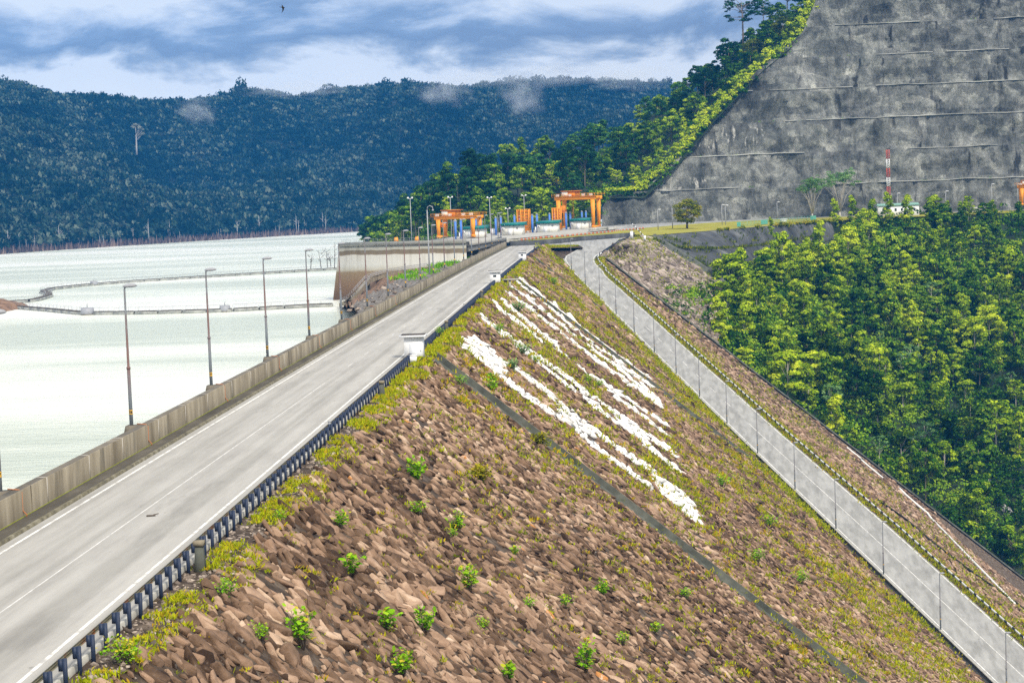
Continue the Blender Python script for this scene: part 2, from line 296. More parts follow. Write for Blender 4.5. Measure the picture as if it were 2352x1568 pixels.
# ------------------------------------------------------------------ dam shape
GA, GB = .20149772, -134.598
def zr(Y): return np.minimum(0, GA*np.asarray(Y, float)+GB)                 # access road level
def xo(Y): Y = np.asarray(Y, float); return np.where(Y < 330, 0, 2.4*((Y-330)/350)**2)
def xf(Y): return -18.7+xo(Y)-1.21*(GA*np.asarray(Y, float)+GB+.2)          # toe of the upper face
def xL(Y):
    Y = np.asarray(Y, float); m = xf(Y)+np.interp(Y, [200, 331, 380, 450, 577, 629], [2.5, 2.3, 2.2, 1.7, 1.2, .6])
    return np.where(Y < 629, m, np.interp(Y, [629, 642, 648, 652.5, 658.5, 665, 676, 684, 900], [-6.9, -9.2, -9.9, -9.5, -6.8, -4.0, -12, -20, -20]))
def xR(Y):
    Y = np.asarray(Y, float); m = xf(Y)+np.interp(Y, [200, 330, 400, 465, 577, 629], [13, 12.8, 12.6, 11.2, 10.1, 9.3])
    return np.where(Y < 629, m, np.interp(Y, [629, 640, 646, 650, 657, 666, 700, 730, 760, 900], [2.3, 0, -.7, -.1, 2.2, 6.1, 9.0, 11.5, 14, 26]))
def zface(x, Y): return -.2-(x-xo(Y)+18.7)/1.21
def facehit(px, py, h=0.):
    d = ray(px, py); xo_ = 0.
    for _ in range(15):
        t = (-.2+h-(0-xo_+18.7)/1.21-HC)/(d[2]+d[0]/1.21); p = CAM+d*t; xo_ = float(xo(p[1]))
    return p
def roadhit(px, py):
    d = ray(px, py); t = np.arange(60, 1000, .25); P = CAM+d*t[:, None]; g = P[:, 2]-zr(P[:, 1]); return P[np.argmax(g <= 0)]
def zlow(x, Y): return zr(Y)-.25-np.maximum(0, x-xR(Y)-2.5)/1.21
def lowhit(px, py):
    d = ray(px, py); t = np.arange(150, 1100, .25); P = CAM+d*t[:, None]; g = P[:, 2]-zlow(P[:, 0], P[:, 1]); return P[np.argmax(g <= 0)]
rs = R_(5)

# upper face (with crest verge) as one loft
Ys = np.concatenate([np.arange(24, 640, 3.), np.arange(640, 690, 1.5)])
rows = []
for Y in Ys:
    xe = max(-17.5+float(xo(Y)), float(np.minimum(xf(Y), xL(Y)-.9)) if Y < 629 else float(xL(Y))-.7)
    if Y > 668: xe = -18.2+float(xo(Y))
    x = np.concatenate([[-20.6+float(xo(Y)), -19.4+float(xo(Y))], np.linspace(-18.7+float(xo(Y)), xe, 44)])
    z = np.where(x < -18.7+xo(Y)+.01, np.interp(x-xo(Y), [-20.6, -18.7], [-.16, -.24]), np.maximum(zface(x, Y), zr(Y)-.3))
    rows.append(np.stack([x, np.full_like(x, Y), z], 1))
b = MB(); b.grid(np.array(rows)); struct(b.build('dam_slope', m_soild, smooth=True))
# island top between crest end and hairpin is covered by a closing sheet
b = MB(); b.grid([[[-21.5, 660, -.35], [-21.5, 690, -.35]], [[-4, 660, -.75], [-4, 690, -.35]]]); struct(b.build('island_ground', m_soil))
# lower face, up to the crease at the hairpin
rows = []
for Y in np.arange(150, 651.1, 4.):
    d = np.concatenate([[0, 1.2, 2.5], np.linspace(4, 175, 50)]); x = xR(Y)+.25+d
    rows.append(np.stack([x, np.full_like(x, Y), zlow(x, Y)-np.where(d < 1, .0, .0)], 1))
b = MB(); b.grid(np.array(rows)); struct(b.build('lower_dam_slope', m_soil, smooth=True))
YC = 651.
# crease kerb (stair edge) running straight down the slope
xs = np.linspace(2.5, 150, 60)+float(xR(YC)); cz = zlow(xs, YC)
b = MB(); cen = np.stack([xs, np.full_like(xs, YC), cz+.35], 1)
b.grid([cen+[0, -1.0, -.3], cen+[0, -1.0, .25], cen+[0, .2, .25], cen+[0, .2, -2.5]]); tag(b.build('slope_edge_kerb', m_chan), 'pale concrete kerb edging the lower rock slope below the hairpin', 'kerb')
b = MB(); b.grid([cen+[0, -1.0, -.3], cen+[0, 1.1, -1.6], cen+[0, 3., -4.]]); struct(b.build('slope_edge_drain', m_gut))
# rock spoil beyond the hairpin up to the abutment channel
A0 = np.array([(12.6, 735, -.3), (9, 706, -.35), (7.6, 668, -.7), (3.4, 658, -2.6), (1.2, 650, -4.3), (4, 651.2, -6), (12.4, 651.5, -12.3), (20, 651.7, -18.5), (26, 651.8, -23), (32, 652, -28), (39.5, 652, -34)])
B0 = np.array([at_y(px, py, y) for px, py, y in [(1490, 545, 748), (1500, 552, 747), (1520, 565, 745), (1540, 577, 742), (1560, 590, 739), (1580, 602, 736), (1600, 615, 733), (1612, 624, 731), (1625, 632, 730), (1640, 642, 727), (1652, 655, 718)]])
P = np.array([A0+(B0-A0)*t for t in np.linspace(0, 1, 24)]); P = P.transpose(1, 0, 2)
P2 = np.array([[np.interp(np.linspace(0, 10, 51), np.arange(11), P[:, j, k]) for k in range(3)] for j in range(24)]).transpose(2, 0, 1)
spoil = P2
b = MB(); b.grid(P2); struct(b.build('spoil_slope', m_soil, smooth=True))

# ------------------------------------------------------------------ crest road, markings, walkway, parapet
def loft(prof, Ys, m=0, b=None):
    b = b or MB(); Ys = np.asarray(Ys, float)
    return b.grid([[[x+float(xo(Y)), Y, z] for Y in Ys] for x, z in prof], m)
YY = np.concatenate([np.arange(20, 330, 30.), np.arange(330, 686, 10.)])
def cut(pr, y0, y1): return loft(pr, [y0]+[y for y in YY if y0 < y < y1]+[y1])
b = cut([(-31.75, 0), (-20.55, 0)], 20, 685); struct(b.build('crest_road', m_asph))
b = cut([(-31.2, .004), (-31.02, .004)], 20, 683); struct(b.build('road_marking', m_line))
b = cut([(-22.03, .004), (-21.85, .004)], 20, 683); struct(b.build('road_marking', m_line))
b = MB(); loft([(-26.6, .004), (-26.51, .004)], [20, 100, 188], b=b)
for y in list(np.arange(206, 680, 15.)): loft([(-26.62, .004), (-26.5, .004)], [y, y+4], b=b)
struct(b.build('road_marking', m_linef))
b = cut([(-20.55, -.0), (-20.5, .1), (-20.36, .1), (-20.34, -.2)], 20, 684); tag(b.build('road_edge_kerb', m_pale), 'low pale concrete edging under the dark guard rail', 'kerb')
b = MB(); loft([(-33.15, .15), (-31.98, .15)], YY, 0, b); loft([(-31.98, .17), (-31.8, .17), (-31.74, -.05)], YY, 1, b); loft([(-31.98, .15), (-31.98, .17)], YY, 1, b)
struct(b.build('walkway', [m_walk, m_kerb]))
PY = [110.8+30*k for k in range(-2, 20)]
par = thing('parapet_wall', 'long weathered concrete parapet wall along the water side of the crest road', 'wall')
for i in range(len(PY)-1):
    y0, y1 = PY[i]+.55, PY[i+1]+.37
    if y0 > 680: break
    y1 = min(y1, 684); b = MB(); yy = [y0]+[y for y in np.arange(y0+5, y1-1, 6)]+[y1]
    loft([(-33.1, -.1), (-33.1, 1.66), (-33.14, 1.7)], yy, 0, b); loft([(-33.14, 1.7), (-33.72, 1.7)], yy, 1, b); loft([(-33.72, 1.7), (-33.78, -.4)], yy, 0, b)
    for y in (y0, y1):
        b.add([[-33.1+float(xo(y)), y, -.1], [-33.14+float(xo(y)), y, 1.7], [-33.72+float(xo(y)), y, 1.7], [-33.78+float(xo(y)), y, -.4]], [[0, 1, 2, 3]])
    b.build('wall_panel', [m_conc, m_conc_top], par)
    q = MB()
    for y in (y0+3.2, y0+13, y0+22):
        if y < y1-2: q.box(-33.11, -33.094, y, y+.16, .1, 1.68, fr=lambda V: V+np.array([float(xo(y)), 0, 0])); q.box(-33.7, -33.16, y, y+.16, 1.69, 1.706, fr=lambda V: V+np.array([float(xo(y)), 0, 0]))
    q.build('joint_seal', m_seam, par)
b = MB(); loft([(-33.4, -.1), (-33.4, 1.5), (-33.6, 1.5), (-33.6, -.1)], YY); 
b = loft([(-33.45, -.2), (-33.45, 1.4), (-33.7, 1.4), (-33.7, -.2)], YY); b.build('joint_shade_core', m_black, par)  # black strip inside the wall, puts shade into the joint gaps
b = MB(); loft([(-33.11, .158), (-33.06, .156), (-33.04, .153)], YY, 0, b); struct(b.build('moss', m_grass), 'stuff', 'thin line of moss and grass at the foot of the parapet', 'moss')
b = MB(); loft([(-33.78, 0), (-36, -.4), (-36, -3), (-90, -33)], YY, 0, b); struct(b.build('upstream_slope', m_rubble))

# ------------------------------------------------------------------ street lamps
def text_mesh(s, size):
    cu = bpy.data.curves.new('digits', 'FONT'); cu.body = s; cu.size = size; cu.align_x = 'CENTER'; cu.align_y = 'CENTER'; cu.extrude = .004; cu.offset = .008
    o = bpy.data.objects.new('digits', cu); C.objects.link(o); dg = bpy.context.evaluated_depsgraph_get(); me = bpy.data.meshes.new_from_object(o.evaluated_get(dg))
    C.objects.unlink(o); bpy.data.objects.remove(o); me.materials.clear(); me.materials.append(m_black); return me
def lamp_mesh_parts(h=10.1, m_pole=m_pole):
    p = MB().tube([(0, 0, 0), (0, 0, h*.42), (0, 0, h*.425), (0, 0, h-.15), (.03, 0, h), (.2, 0, h+.05)], [.145, .125, .095, .07, .07, .07], 8).tube([(0, 0, h*.42-.1), (0, 0, h*.42+.08)], .15, 8).mesh('pole', m_pole)
    hd = MB()
    prof = [(-.12, .03, .03), (-.02, .13, .09), (.2, .2, .15), (.55, .23, .17), (.8, .17, .12), (.95, .03, .03)]
    hd.grid([[(.0+x, math.cos(a)*w, h+.07+.03*x+math.sin(a)*t*(1.3 if math.sin(a) > 0 else .6)) for a in np.linspace(0, 2*math.pi, 11)] for x, w, t in prof])
    return p, hd.mesh('lamp_head', m_lamp, True)
lp, lh = lamp_mesh_parts()
lbase = MB().frus((-.42, .5, -.75, .55), (-.32, .5, -.6, .42), -.5, .06).mesh('plinth', m_conc_top)
lband = MB().tube([(0, 0, .85), (0, 0, 1.18)], .139, 12, cap=False).mesh('number_band', m_yel)
lcond = MB().tube([(.3, .42, .1), (.95, .5, .02), (1.08, .5, -.1), (1.08, .5, -1.15), (1.3, .5, -1.4), (1.3, .5, -1.56)], .04, 6).mesh('conduit', m_pipeo)
for i, Y in enumerate([y for y in PY if 100 < y < 640]+[655, 668]):
    n = 77+i; Y = 109.0 if i == 0 else Y
    t = thing('street_lamp', 'rusty street lamp behind the parapet, %s from the near end, yellow band reading %d' % (ORD[i], n), 'street lamp', (-34.2+float(xo(Y)), Y, 1.68), 0, 'street lamps along the parapet')
    link('plinth', lbase, t); link('pole', lp, t); link('lamp_head', lh, t); bd = link('number_band', lband, t)
    if i < 8:
        link('conduit', lcond, t)
        d = link('digits', text_mesh(str(n), .26), bd); d.location = (.02, -.143, 1.01); d.rotation_euler = (math.pi/2, 0, .12)
# lamps on the access road kerb
l2p, l2h = lamp_mesh_parts(10.2, m_pole2)
l2b = MB().box(-.35, .35, -.35, .35, -.3, .08).mesh('plinth', m_pale)
l2band = MB().tube([(0, 0, 1.9), (0, 0, 2.1)], .134, 10, cap=False).mesh('number_band', m_yel)
bases = [(2299.7, 1083), (2353.9, 1139.8), (2411, 1196), (2476.8, 1258.8), (2545, 1330.5), (2623, 1410), (2708, 1496), (2803, 1587.5), (2911.7, 1695), (3031, 1814), (3178, 1958), (3337, 2115), (3531.7, 2298), (3757, 2519.6)]
LYs = []
for px, py in bases:
    p = facehit(px/K, py/K); d = ray(px/K, py/K); t_ = np.arange(100, 800, .2); PP = CAM+d*t_[:, None]; g = PP[:, 2]-zr(PP[:, 1])-.25; LYs.append(float(PP[np.argmax(g <= 0)][1]))
LYs += [LYs[-1]-(LYs[-2]-LYs[-1])*k for k in (1, 2)]
for i, Y in enumerate(LYs):
    t = thing('street_lamp', 'street lamp on the access road kerb, %s one down from the hairpin bend' % ORD[i], 'street lamp', (float(xL(Y))-.55, Y, float(zr(Y))+.25), 0, 'street lamps along the access road')
    link('plinth', l2b, t); link('pole', l2p, t); link('lamp_head', l2h, t); link('number_band', l2band, t)

# ------------------------------------------------------------------ guard rail on the downstream side of the crest
post = MB().box(-.02, .14, -.05, .05, -.35, .93).box(-.18, -.024, -.05, .05, .46, .91).mesh('post', m_navy)
def wbeam(x, y0, y1, zt, b, m=0):
    prof = [(0, -.25), (-.06, -.22), (-.06, -.16), (0, -.125), (-.06, -.09), (-.06, -.03), (0, 0), (.012, 0.004)]
    yy = [y0]+[y for y in np.arange(math.ceil(y0/8+.1)*8, y1-1, 8)]+[y1]
    return b.grid([[[x+px+float(xo(y)), y, zt+pz] for y in yy] for px, pz in prof], m)
SEG = [(48, 210.5), (219.2, 388), (399.5, 521), (533, 684)]
sn = ['near section of dark guard rail up to the nearest white hut', 'dark guard rail between the two nearest white huts', 'dark guard rail between the middle and far white huts', 'far section of dark guard rail beyond the last white hut']
for (y0, y1), lab in zip(SEG, sn):
    g = thing('guard_rail', lab, 'guard rail', (-20.3+float(xo(y0)), y0, 0), 0, 'guard rail sections along the crest')
    bm_ = wbeam(-20.36, y0, y1, .88, MB()).build('beam', m_galv, g); bm_.matrix_parent_inverse = Matrix.Translation(-g.location)
    for y in np.arange(y0+.5, y1, 2.0):
        p = link('post', post, g); p.location = (-20.05+float(xo(y))-g.location[0]-.08, y-y0, rs.uniform(-.02, .02)); p.rotation_euler = (rs.normal(0, .012), rs.normal(0, .012), rs.normal(0, .03))

# ------------------------------------------------------------------ white instrument huts
def hut(label, y, win, x0=-21.35, w=2.05, dpt=2.1, h=2.3):
    xs_ = x0+float(xo(y)); t = thing('instrument_hut', label, 'hut', (xs_+w/2, y, 0), 0, 'white huts along the crest')
    b = MB(); b.box(-w/2, w/2, -dpt/2, dpt/2, -.5, h); b.box(-w/2-.0, w/2, -dpt/2-.003, dpt/2, -.9, -.5, 1); b.build('wall', [m_white, m_pale], t)
    rf = MB(); rf.box(-w/2-.45, w/2+.35, -dpt/2-.45, dpt/2+.3, h, h+.2); rf.box(-w/2-.35, w/2+.25, -dpt/2-.3, dpt/2+.2, h+.2, h+.24, 1); rf.build('roof', [m_white, m_roofd], t)
    if win: MB().box(-.35, .3, -dpt/2-.03, -dpt/2, h-1.0, h-.6).build('window', m_dark, t)
    else:
        d = MB().box(-.45, w/2-.12, -dpt/2-.04, -dpt/2, -.4, h-.75).build('door', m_wdoor, t); MB().box(w/2-.24, w/2-.19, -dpt/2-.08, -dpt/2-.04, .7, .85).build('handle', m_black, d)
    return t
hut('largest white hut with a flat dark roof and plain panel door, beside the crest road', 215.4, False)
hut('white hut with small dark window, second along the guard rail, next to a stone table', 394, True)
hut('white hut with small dark window, farthest along the guard rail', 527, True)
t = thing('stone_table', 'grey flat-topped concrete table beside the middle white hut', 'table', (-17.4+float(xo(394)), 394, -1)); MB().box(-1.5, 1.9, -.8, .8, 1.55, 1.75).build('table_top', m_pale, t); MB().box(-.2, .2, -.5, .5, -1, 1.55).build('leg', m_pale, t); MB().box(-1.2, -.6, -.5, .5, -1, 1.55).build('leg', m_soil, t)
t = thing('meter_box', 'small white meter box on the guard rail in front of the nearest hut', 'box', (-20.0, 208.6, 0)); MB().frus((-.4, .5, -.3, .3), (-.5, .55, -.3, .3), -.05, .72).frus((-.55, .6, -.34, .34), (-.5, .55, -.3, .3), .72, .8).build('case', m_white, t); MB().tube([(.6, -.1, -.2), (.75, -.1, .1), (1.2, -.1, .45)], .05, 6).build('bracket', m_black, t)

# marker pillars
pil = MB().frus((-.27, .27, -.27, .27), (-.17, .17, -.17, .17), -.4, 1.22).mesh('shaft', m_chan); pcap = MB().box(-.24, .24, -.24, .24, 1.22, 1.46).mesh('cap', m_conc)
for (px, py), lab, s in [((802, 2280), 'stained concrete survey pillar with square cap, nearest one on the verge', 1), ((1529, 1587), 'concrete survey pillar with square cap just before the nearest white hut', 1), ((1787, 1328), 'concrete survey pillar just past the nearest white hut', 1.05), ((1928, 1199), 'concrete survey pillar on the verge before the middle white hut', 1.1), ((2138, 1003), 'concrete survey pillar on the verge past the last white hut', 1)]:
    p = at_z(px/K, py/K, -.15); t = thing('survey_pillar', lab, 'pillar', (p[0], p[1], -.15), rs.uniform(-.1, .1), 'survey pillars along the verge'); t.scale = (s, s, s); link('shaft', pil, t); link('cap', pcap, t)
for (px, py), lab in [((1321, 1748), 'short bluish steel post standing among the guard rail posts'), ((1857, 1245), 'short pale post behind the guard rail between two survey pillars')]:
    p = at_z(px/K, py/K, -.1); b = MB().tube([(p[0], p[1], -.3), (p[0], p[1], 1.05)], .11, 8).box(p[0]-.13, p[0]+.13, p[1]-.13, p[1]+.13, 1.05, 1.1); tag(b.build('marker_post', m_grey), lab, 'post')

# ------------------------------------------------------------------ access road, its kerb, gutter, rail
yy = np.concatenate([np.arange(200, 629, 8.), [629, 636, 640, 642, 645, 648, 650, 652.5, 655, 658.5, 662, 665]])
L = [(float(xL(y))-.35, y, float(zr(y))) for y in yy]; Rr = [(float(xR(y))+.3, y, float(zr(y))) for y in yy]
b = MB(); b.grid([L, Rr]); L2 = [(-4.35, 665, float(zr(665))), (-5.6, 667.7, -.12), (-12, 676, 0), (-18.5, 685, 0), (-28.5, 685.4, 0)]; R2 = [(6.0, 665, float(zr(665))), (6.8, 668, -.02), (8.4, 690, 0), (11.5, 732, 0), (13.0, 752, 0)]
b.grid([L2, R2]); fe = [(-28.8, 684.6, 0), (-19.3, 689, 0), (-11.9, 700, 0), (-5.7, 722, 0), (4.8, 740, 0), (13.0, 752, 0)]
b.add([(-28.5, 685.4, -.002)]+[(p[0], p[1], -.002) for p in fe]+[(11.5, 732, -.002)], [[0, 2, 3, 4, 5, 7]]); struct(b.build('access_road', m_asph2))
def road_line(offs, side, w=.2, ys=None):
    f = xL if side < 0 else xR; ys_ = yy if ys is None else ys
    return MB().grid([[(float(f(y))+offs, y, float(zr(y))+.006) for y in ys_], [(float(f(y))+offs+w, y, float(zr(y))+.006) for y in ys_]])
struct(road_line(0, -1).build('road_marking', m_line)); struct(road_line(-.2, 1).build('road_marking', m_line))
cx_ = lambda y: (float(xL(y))*.5+float(xR(y))*.5)
struct(MB().grid([[(cx_(y), y, float(zr(y))+.006) for y in np.arange(200, 480, 8.)], [(cx_(y)+.13, y, float(zr(y))+.006) for y in np.arange(200, 480, 8.)]]).build('road_marking', m_line))
b = MB()
for y in np.arange(486, 640, 12.): b.grid([[(cx_(q), q, float(zr(q))+.006) for q in (y, y+4)], [(cx_(q)+.14, q, float(zr(q))+.006) for q in (y, y+4)]])
struct(b.build('road_marking', m_line))
def offl(o, z): return [(float(xL(y))+o, y, float(zr(y))+z) for y in yy[yy < 650]]
b = MB().grid([offl(-.42, .0), offl(-.42, .2), offl(-.78, .22), offl(-.8, -.3)]); tag(b.build('road_kerb', m_pale), 'pale concrete kerb with lamp bases along the access road', 'kerb')
offd = lambda o, z: [(float(xL(y))+o if o > -1 else float(np.minimum(xf(y), xL(y)-1.0))-.15+(o+2), y, float(zr(y))+z) for y in yy[yy < 646]]
b = MB().grid([offd(-.8, .1), offd(-.82, -.5), offd(-2, -.45), offd(-2, .45), offd(-2.25, .5), offd(-2.3, .1)]); tag(b.build('road_gutter', m_gut), 'concrete gutter darkened as shade between the rock face and the access road kerb', 'gutter')  # gutter concrete coloured dark to carry the shadow along the face toe
# verge right of the access road + black and white rail
gy = np.arange(210, 646, 3.0)
g = thing('striped_guard_rail', 'black and white striped guard rail along the outer edge of the access road', 'guard rail', (0, 0, 0))
b = MB()
ga = np.concatenate([gy, [648, 651, 655]])
seg = []; q_ = 210.
while q_ < 655: seg += [q_, q_+1.1]; q_ += 3.1
for i, y in enumerate(seg[:-1]):
    y2 = seg[i+1]; pr = [(1.42, .9), (1.3, .87), (1.3, .48), (1.42, .46)]
    b.grid([[(float(xR(q))+o, q, float(zr(q))+z) for q in (y, y2)] for o, z in pr], (i+1) % 2)
b.build('beam', [m_white, m_navy], g)
rp = MB().box(-.06, .06, -.05, .05, -.3, .8).mesh('post', m_navy)
for y in np.arange(322, 655, 4.): link('post', rp, g).location = (float(xR(y))+1.5, y, float(zr(y)))
ry = np.concatenate([[651, 655, 660, 666], np.arange(674, 734, 8.)])
g = thing('guard_rail', 'navy guard rail curving round the hairpin bend towards the platform', 'guard rail', (0, 0, 0))
MB().grid([[(float(xR(q))+1.2, q, float(zr(q))+z) for q in ry] for z in (.85, .45)]).grid([[(float(xR(q))+1.28, q, float(zr(q))+z) for q in ry] for z in (.45, .85)]).build('beam', m_navy, g)
for y in np.arange(653, 732, 4.): link('post', rp, g).location = (float(xR(y))+1.36, y, float(zr(y)))
# pipes and cables on the lower slope
def onlow(pts, r, m, name, lab, cat, h=.7):
    P_ = np.array([lowhit(x, y) for x, y in pts]); q = np.linspace(0, len(P_)-1, len(P_)*5); P_ = np.stack([np.interp(q, np.arange(len(P_)), P_[:, k]) for k in range(3)], 1); P_[:, 2] = zlow(P_[:, 0], P_[:, 1])+h
    tag(MB().tube(P_, r, 6).build(name, m), lab, cat)
onlow([(1945, 1032), (1978, 1058)], .3, m_wpipe, 'pipe', 'short broken length of white pipe high on the lower slope', 'pipe')
onlow([(1978, 1060), (2028, 1102)], .28, m_wpipe, 'pipe', 'middle broken length of white pipe on the lower slope', 'pipe')
onlow([(2066, 1126), (2100, 1158), (2135, 1190), (2200, 1258), (2270, 1330), (2330, 1392)], .36, m_wpipe, 'pipe', 'long white pipe snaking down the lower slope', 'pipe')
onlow([(2005, 1147), (2080, 1198), (2150, 1258), (2230, 1318), (2300, 1366), (2360, 1410)], .3, m_black, 'cable', 'thick black cable down the slope outside the striped guard rail', 'cable')
# drains down the upper face
for y, lab in ((217.2, 'stained concrete drain channel running down the rock face from the nearest hut'), (426, 'concrete drain channel running down the rock face from the middle hut'), (551.5, 'concrete drain channel running down the rock face from the far hut')):
    xe = float(xf(y)); xs_ = np.linspace(-18.2+float(xo(y)), xe-.3, 40); c = np.stack([xs_, np.full_like(xs_, y), zface(xs_, y)], 1)
    w = 1.7; b = MB().grid([c+[.0, -w, -.3], c+[.1, -w, .42], c+[.1, -w+.2, .42], c+[0, -w+.2, -.12], c+[0, w-.5, -.12]]); b.grid([c+[0, w-.5, -.12], c+[.1, w-.45, .85]]); b.grid([c+[.1, w-.45, .85], c+[.1, w-.2, .87], c+[0, w-.2, .4]], 1); b.grid([c+[0, w+.15, .3], c+[0, w+.25, .62], c+[0, w+.5, .62], c+[0, w+.6, -.2]], 1); o = b.build('drain_channel', [m_chan, m_kerb]); tag(o, lab, 'drain', 'drain channels on the rock face')
# crest end retaining wall
fe3 = np.array([(-29.5, 684.8, 0)]+[(p[0], p[1]+.3, 0) for p in fe]+[(15.5, 757, 0)])
b = MB().grid([fe3, fe3+[0, 0, 1.7], fe3+[-.3, .5, 1.7], fe3+[-.3, .5, -.5]]); tag(b.build('retaining_wall', m_cutw), 'low dark retaining wall at the far end of the crest road', 'wall')
# ------------------------------------------------------------------ rocks
import bmesh
def ico(sub):
    bm = bmesh.new(); bmesh.ops.create_icosphere(bm, subdivisions=sub, radius=1); bm.verts.ensure_lookup_table()
    V = np.array([v.co[:] for v in bm.verts]); Fq = np.array([[v.index for v in f.verts] for f in bm.faces]); bm.free(); return V, Fq
ICO = {k: ico(k) for k in (1, 2, 3)}
def rock_proto(seed, sub, nz=.06):
    r = R_(seed); k = {1: 11, 2: 15, 3: 24}[sub]; Q = r.uniform(-1, 1, (k, 3)); Q /= np.abs(Q).max(1)[:, None]; Q = Q*r.uniform(.8, 1.02, (k, 1))*np.where(r.rand(k, 3) < .3, .75, 1); Q *= [.92, .92, .85]
    bm = bmesh.new(); vs = [bm.verts.new(q) for q in Q]; bmesh.ops.convex_hull(bm, input=vs)
    for v in [v for v in bm.verts if not v.link_faces]: bm.verts.remove(v)
    if sub > 1: bmesh.ops.bevel(bm, geom=list(bm.edges), offset=.05, segments=1, affect='EDGES')
    bmesh.ops.triangulate(bm, faces=bm.faces); bm.verts.ensure_lookup_table(); bm.verts.index_update(); V = np.array([v.co[:] for v in bm.verts]); Fq = np.array([[v.index for v in f.verts] for f in bm.faces]); bm.free(); return V, Fq
def round_proto(seed, sub, nz=.06):
    r = R_(seed); D, Fq = ICO[sub]; D = D/np.linalg.norm(D, axis=1)[:, None]
    N = r.normal(size=(9, 3)); N /= np.linalg.norm(N, axis=1)[:, None]; h = r.uniform(.62, 1., 9)
    N = np.vstack([N, [[0, 0, 1], [0, 0, -1], [1, 0, 0], [-1, 0, 0], [0, 1, 0], [0, -1, 0]]]); h = np.concatenate([h, r.uniform(.55, .75, 1), [.8], r.uniform(.8, 1., 4)])
    dn = np.maximum(D@N.T, 1e-3); rad = np.minimum(1.15, (h/dn).min(1)); V = D*rad[:, None]
    if sub > 1: V += D*(fnoise(D*1.0+seed, 2.2, 3)*nz)[:, None]
    return V, Fq
PROT = {s: [rock_proto(40*s+i, s) for i in range(10)] for s in (1, 2, 3)}
def frames(P, t, yv, n, r, ang=.5, tilt=.25):
    k = len(P); a = r.normal(0, ang, k); T = np.cos(a)[:, None]*t+np.sin(a)[:, None]*yv; Yv = -np.sin(a)[:, None]*t+np.cos(a)[:, None]*yv; Nn = np.broadcast_to(n, T.shape)
    b_ = r.normal(0, tilt, k); c_ = r.normal(0, tilt, k)
    N2 = Nn+b_[:, None]*T+c_[:, None]*Yv; N2 /= np.linalg.norm(N2, axis=1)[:, None]
    T2 = T-(T*N2).sum(1)[:, None]*N2; T2 /= np.linalg.norm(T2, axis=1)[:, None]; Y2 = np.cross(N2, T2)
    return np.stack([T2, Y2, N2], 2)                       # columns
def scatter(b, P, Fm, S, sub, A, r):
    idx = r.randint(0, 10, len(P))
    for k in range(10):
        m = idx == k
        if not m.any(): continue
        V, Fq = PROT[sub][k]
        W = np.einsum('nij,nvj->nvi', Fm[m], V[None]*S[m][:, None]) + P[m][:, None]
        nv = len(V); off = (np.arange(m.sum())*nv)[:, None, None]
        b.add(W.reshape(-1, 3), (Fq[None]+off).reshape(-1, 3), 0, np.repeat(A[m], len(Fq)))
def inframe(P, mg=120):
    q = proj(P); return (q[:, 0] > -mg) & (q[:, 0] < 2352+mg) & (q[:, 1] > -mg) & (q[:, 1] < 1568+mg) & (q[:, 2] > 5)
def pip(x, y, poly):
    c = np.zeros(len(x), bool); n = len(poly); j = n-1
    for i in range(n):
        xi, yi = poly[i]; xj, yj = poly[j]
        c ^= ((yi > y) != (yj > y)) & (x < (xj-xi)*(y-yi)/(yj-yi+1e-12)+xi); j = i
    return c
